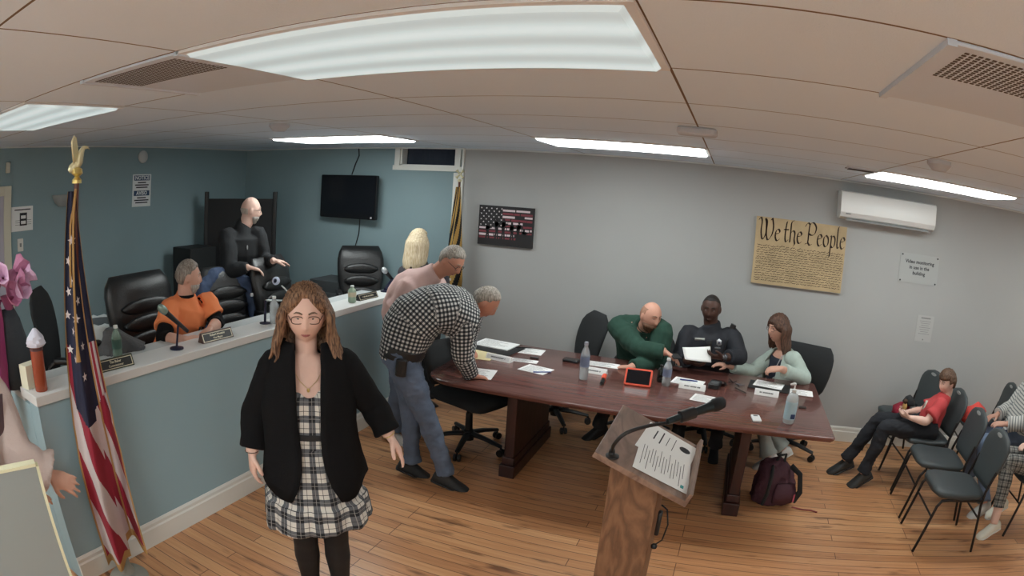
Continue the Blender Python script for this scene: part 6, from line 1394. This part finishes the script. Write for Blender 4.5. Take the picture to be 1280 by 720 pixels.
for sg in (-1, 1):
    wv = V((-ex.y, ex.x, 0))*sg
    mb.loft([[V(q) for q in (U*2.20+wv*.010-ex*.004, U*2.23+wv*.012, U*2.30+wv*.045-ex*.02, U*2.27+wv*.055-ex*.03, U*2.21+wv*.042-ex*.02, U*2.175+wv*.018-ex*.015)], [V(q)-ex*.008 for q in (U*2.20+wv*.010-ex*.004, U*2.23+wv*.012, U*2.30+wv*.045-ex*.02, U*2.27+wv*.055-ex*.03, U*2.21+wv*.042-ex*.02, U*2.175+wv*.018-ex*.015)]])
mb.tube([ex*-.005+U*2.18, ex*-.03+U*2.15, ex*-.045+U*2.14], [.010, .014, .006], 8, flat=1.6); mb.build('eagle', PG, t, smooth=40)
def usc(q, s_):
    ed = s_ < .035 or s_ > .965 or q > .975 or (.70 < s_ < .735)
    if ed: return 3
    if q < .53+.05*math.sin(s_*3)-(.16 if s_ < .14 else 0): return 2 if (s_ < .74 or q < .4) else (0 if int((s_-.69)*14) % 2 else 1)
    return 0 if int(s_*4.2-q*6.6+100) % 2 else 1
mb, d, e = flag_cloth('f', (fx+.005, fy-.03, 0), 2.05, .17, lambda q: .045+.20*min(1, q*1.5)+.03*q, None, None, usc, 3, 56, 240, 160, .10, lambda q, s_: -.20*q*abs(s_-.5)*(1 if q > .6 else 0)+ (.16*(s_)*q if s_ > .6 else 0), (.045, 0))
# star appliques follow the cloth
V0 = [V(v) for v in mb.v]; ns, nz = 160, 240; random.seed(2)
for r, (q, s_) in enumerate(((.17, .26), (.215, .42), (.245, .24), (.265, .56), (.305, .48), (.34, .36), (.375, .55), (.41, .34), (.45, .5), (.30, .14), (.39, .16), (.12, .5))):
    i, j = int(q*nz), int(s_*ns); c = V0[i*(ns+1)+j]; vd = (V((0, 0, CAMZ))-c).normalized(); nrm = (V0[i*(ns+1)+j+4]-V0[i*(ns+1)+j-4]).cross(V0[(i+4)*(ns+1)+j]-V0[(i-4)*(ns+1)+j]).normalized()
    if nrm.dot(vd) < 0: nrm = -nrm
    x = (U.cross(nrm)).normalized(); y = nrm.cross(x); a0 = random.uniform(-.3, .3)
    mb.add([c+nrm*.006+x*(.024*(1 if k % 2 == 0 else .42)*math.sin(a0+math.pi*k/5))+y*(.024*(1 if k % 2 == 0 else .42)*math.cos(a0+math.pi*k/5)) for k in range(10)], [tuple(range(10))], 1)
mb.v = [tuple(V(v)-V((fx, fy, 0))) for v in mb.v]
f = thing('flag', (fx, fy, 0), 0, 'United States flag with gold fringe hanging folded on the pole at the left', 'flag'); mb.build('flag_cloth', [FR, FW, FB, FG], f, smooth=180)
mb = MB(); mb.tube([(.012, -.01, 2.06), (.03, -.03, 1.95), (.045, -.045, 1.6), (.05, -.055, 1.35)], .006, 6); mb.tube([(.012, -.01, 2.06), (.015, -.04, 1.9), (.02, -.05, 1.62)], .006, 6); mb.tube([(.05, -.055, 1.36), (.05, -.057, 1.28)], [.006, .014], 8); mb.build('cord', FG, f, smooth=60)
gx, gy = -2.585, 5.50
t = thing('flag_stand', (gx, gy, 0), 0, 'thin flagpole with a gilt cross finial in the far corner of the grey wall', 'flagpole')
mb = MB(); mb.lathe([(.001, 0), (.12, 0), (.12, .02), (.05, .06), (.02, .12), (.001, .12)], n=24); mb.build('stand_base', mat('stone grey base', rgb(140, 138, 128), .5), t, smooth=40)
mb = MB(); mb.tube([(0, 0, .06), (0, 0, 2.12)], .012, 10); mb.build('pole', wood('flagpole wood', rgb(110, 60, 46), rgb(90, 46, 34), .35, (8, 8, 1)), t, smooth=60)
mb = MB(); mb.lathe([(.001, 2.11), (.02, 2.11), (.02, 2.13), (.001, 2.14)], n=12); 
for a in range(4):
    dd = V((math.cos(R(90*a+45)), 0, math.sin(R(90*a+45)))); mb.tube([V((0, 0, 2.185))+dd*.008, V((0, 0, 2.185))+dd*.035, V((0, 0, 2.185))+dd*.05], [.010, .010, .018], 8)
mb.build('cross_finial', PG, t, smooth=60)
def mdc(q, s_):
    k = int(q*5.2+s_*1.6); blk = int(s_*6+q*9) % 2
    return (2 if blk else 3) if (k % 2 == 0 or q < .62) else (0 if int(s_*3+q*5) % 2 else 1)
mb, d, e = flag_cloth('g', (gx, gy-.02, 0), 2.06, .62, lambda q: .05+.17*min(1, q*1.6), None, None, mdc, 3, 5, 60, 40, .09)
mb.v = [tuple(V(v)-V((gx, gy, 0))) for v in mb.v]
f = thing('flag', (gx, gy, 0), 0, 'black, gold and red folded flag in the far corner behind the bending men', 'flag'); mb.build('flag_cloth', [FR, FW, mat('flag black', rgb(24, 24, 26), .8), mat('flag gold', rgb(186, 150, 84), .8)], f, smooth=180)
# ===== blue suit jacket draped on the chair, backpack on the floor
cx_, cy_, rz = -3.55, 3.50, R(-10); back = V((math.cos(rz), math.sin(rz), 0)); side = V((-back.y, back.x, 0))
t = thing('suit_jacket', (cx_, cy_, 0), 0, 'blue grey suit jacket hanging over the back of an office chair', 'jacket')
BJ = mat('blue grey suiting', rgb(66, 82, 112), .85, bump=.2, bscale=260); mb = MB(); rings = []
mb.tube([back*-.20+side*.29+U*.86, back*-.22+side*.27+U*1.08, back*-.27+side*.22+U*1.21, back*-.30+side*.10+U*1.295, back*-.31+U*1.31, back*-.30-side*.10+U*1.295, back*-.27-side*.22+U*1.21, back*-.22-side*.27+U*1.08, back*-.20-side*.29+U*.86], [.05, .06, .07, .062, .05, .062, .07, .06, .05], 12, flat=.9)
padded(mb, [(back*-.42+U*z, side, back, w_, .025) for z, w_ in ((.62, .28), (.9, .29), (1.15, .28), (1.28, .22), (1.33, .1))], 20, 2.5)
for v_i in range(len(mb.v)): mb.v[v_i] = tuple(V(mb.v[v_i])+V((cx_, cy_, 0)))
remesh(mb, 'jacket_cloth', BJ, t, .011, 2, folds(.012, 12, 8)); mb = MB(); mb.rbox(back*-.135-side*.22*-1+U*1.12, (.02, .05, .03), .01, axis=0); mb.build('pocket_square', mat('white pocket square', rgb(226, 228, 230), .8), t)
t = thing('backpack', (.62, 4.24, 0), 20, 'dark maroon backpack standing on the floor under the right end of the table', 'backpack')
MRN = mat('maroon nylon', rgb(74, 40, 52), .75, bump=.3, bscale=90); mb = MB(); padded(mb, [((0, 0, .005), (1, 0, 0), (0, 1, 0), .15, .11), ((0, 0, .03), (1, 0, 0), (0, 1, 0), .17, .13), ((0, 0, .15), (1, 0, 0), (0, 1, 0), .165, .13), ((-.01, .01, .25), (1, 0, 0), (0, 1, 0), .14, .11), ((-.02, .02, .32), (1, 0, 0), (0, 1, 0), .09, .07), ((-.02, .02, .34), (1, 0, 0), (0, 1, 0), .03, .03)], 24, 2.8)
o = mb.v; off_ = V(t.location); mb.v = [tuple(V(v)+off_) for v in mb.v]; remesh(mb, 'bag_body', MRN, t, .012, 2, folds(.016, 16, 12))
mb = MB(); padded(mb, [((.03, -.135, .05), (1, 0, 0), (0, 1, 0), .09, .03), ((.03, -.145, .12), (1, 0, 0), (0, 1, 0), .10, .04), ((.03, -.13, .2), (1, 0, 0), (0, 1, 0), .08, .02)], 18, 2.6); mb.build('front_pocket', MRN, t, smooth=180)
for sg in (-1, 1): mb = MB(); mb.tube([(sg*.08, -.06, .31), (sg*.12, -.15, .28), (sg*.14, -.18, .15), (sg*.13, -.13, .05)], .014, 8, flat=1.8); mb.build('shoulder_strap', BLACKF, t, smooth=60)
mb = MB(); mb.tube([(.12, -.15, .01), (.2, -.2, .006), (.26, -.22, .006), (.3, -.26, .006)], .006, 6); mb.build('strap_tail', mat('dusty red webbing', rgb(140, 70, 70), .8), t, smooth=60)
mb = MB(); mb.box((.10, -.18, .10), (.012, .006, .06)); mb.build('zip_tag', mat('pink zip tag', rgb(196, 90, 110), .6), t)
mb = MB(); mb.tube([(-.03, 0, .33), (-.02, -.03, .39), (.03, -.02, .39), (.04, 0, .32)], .010, 8); mb.build('grab_handle', BLACKF, t, smooth=60)
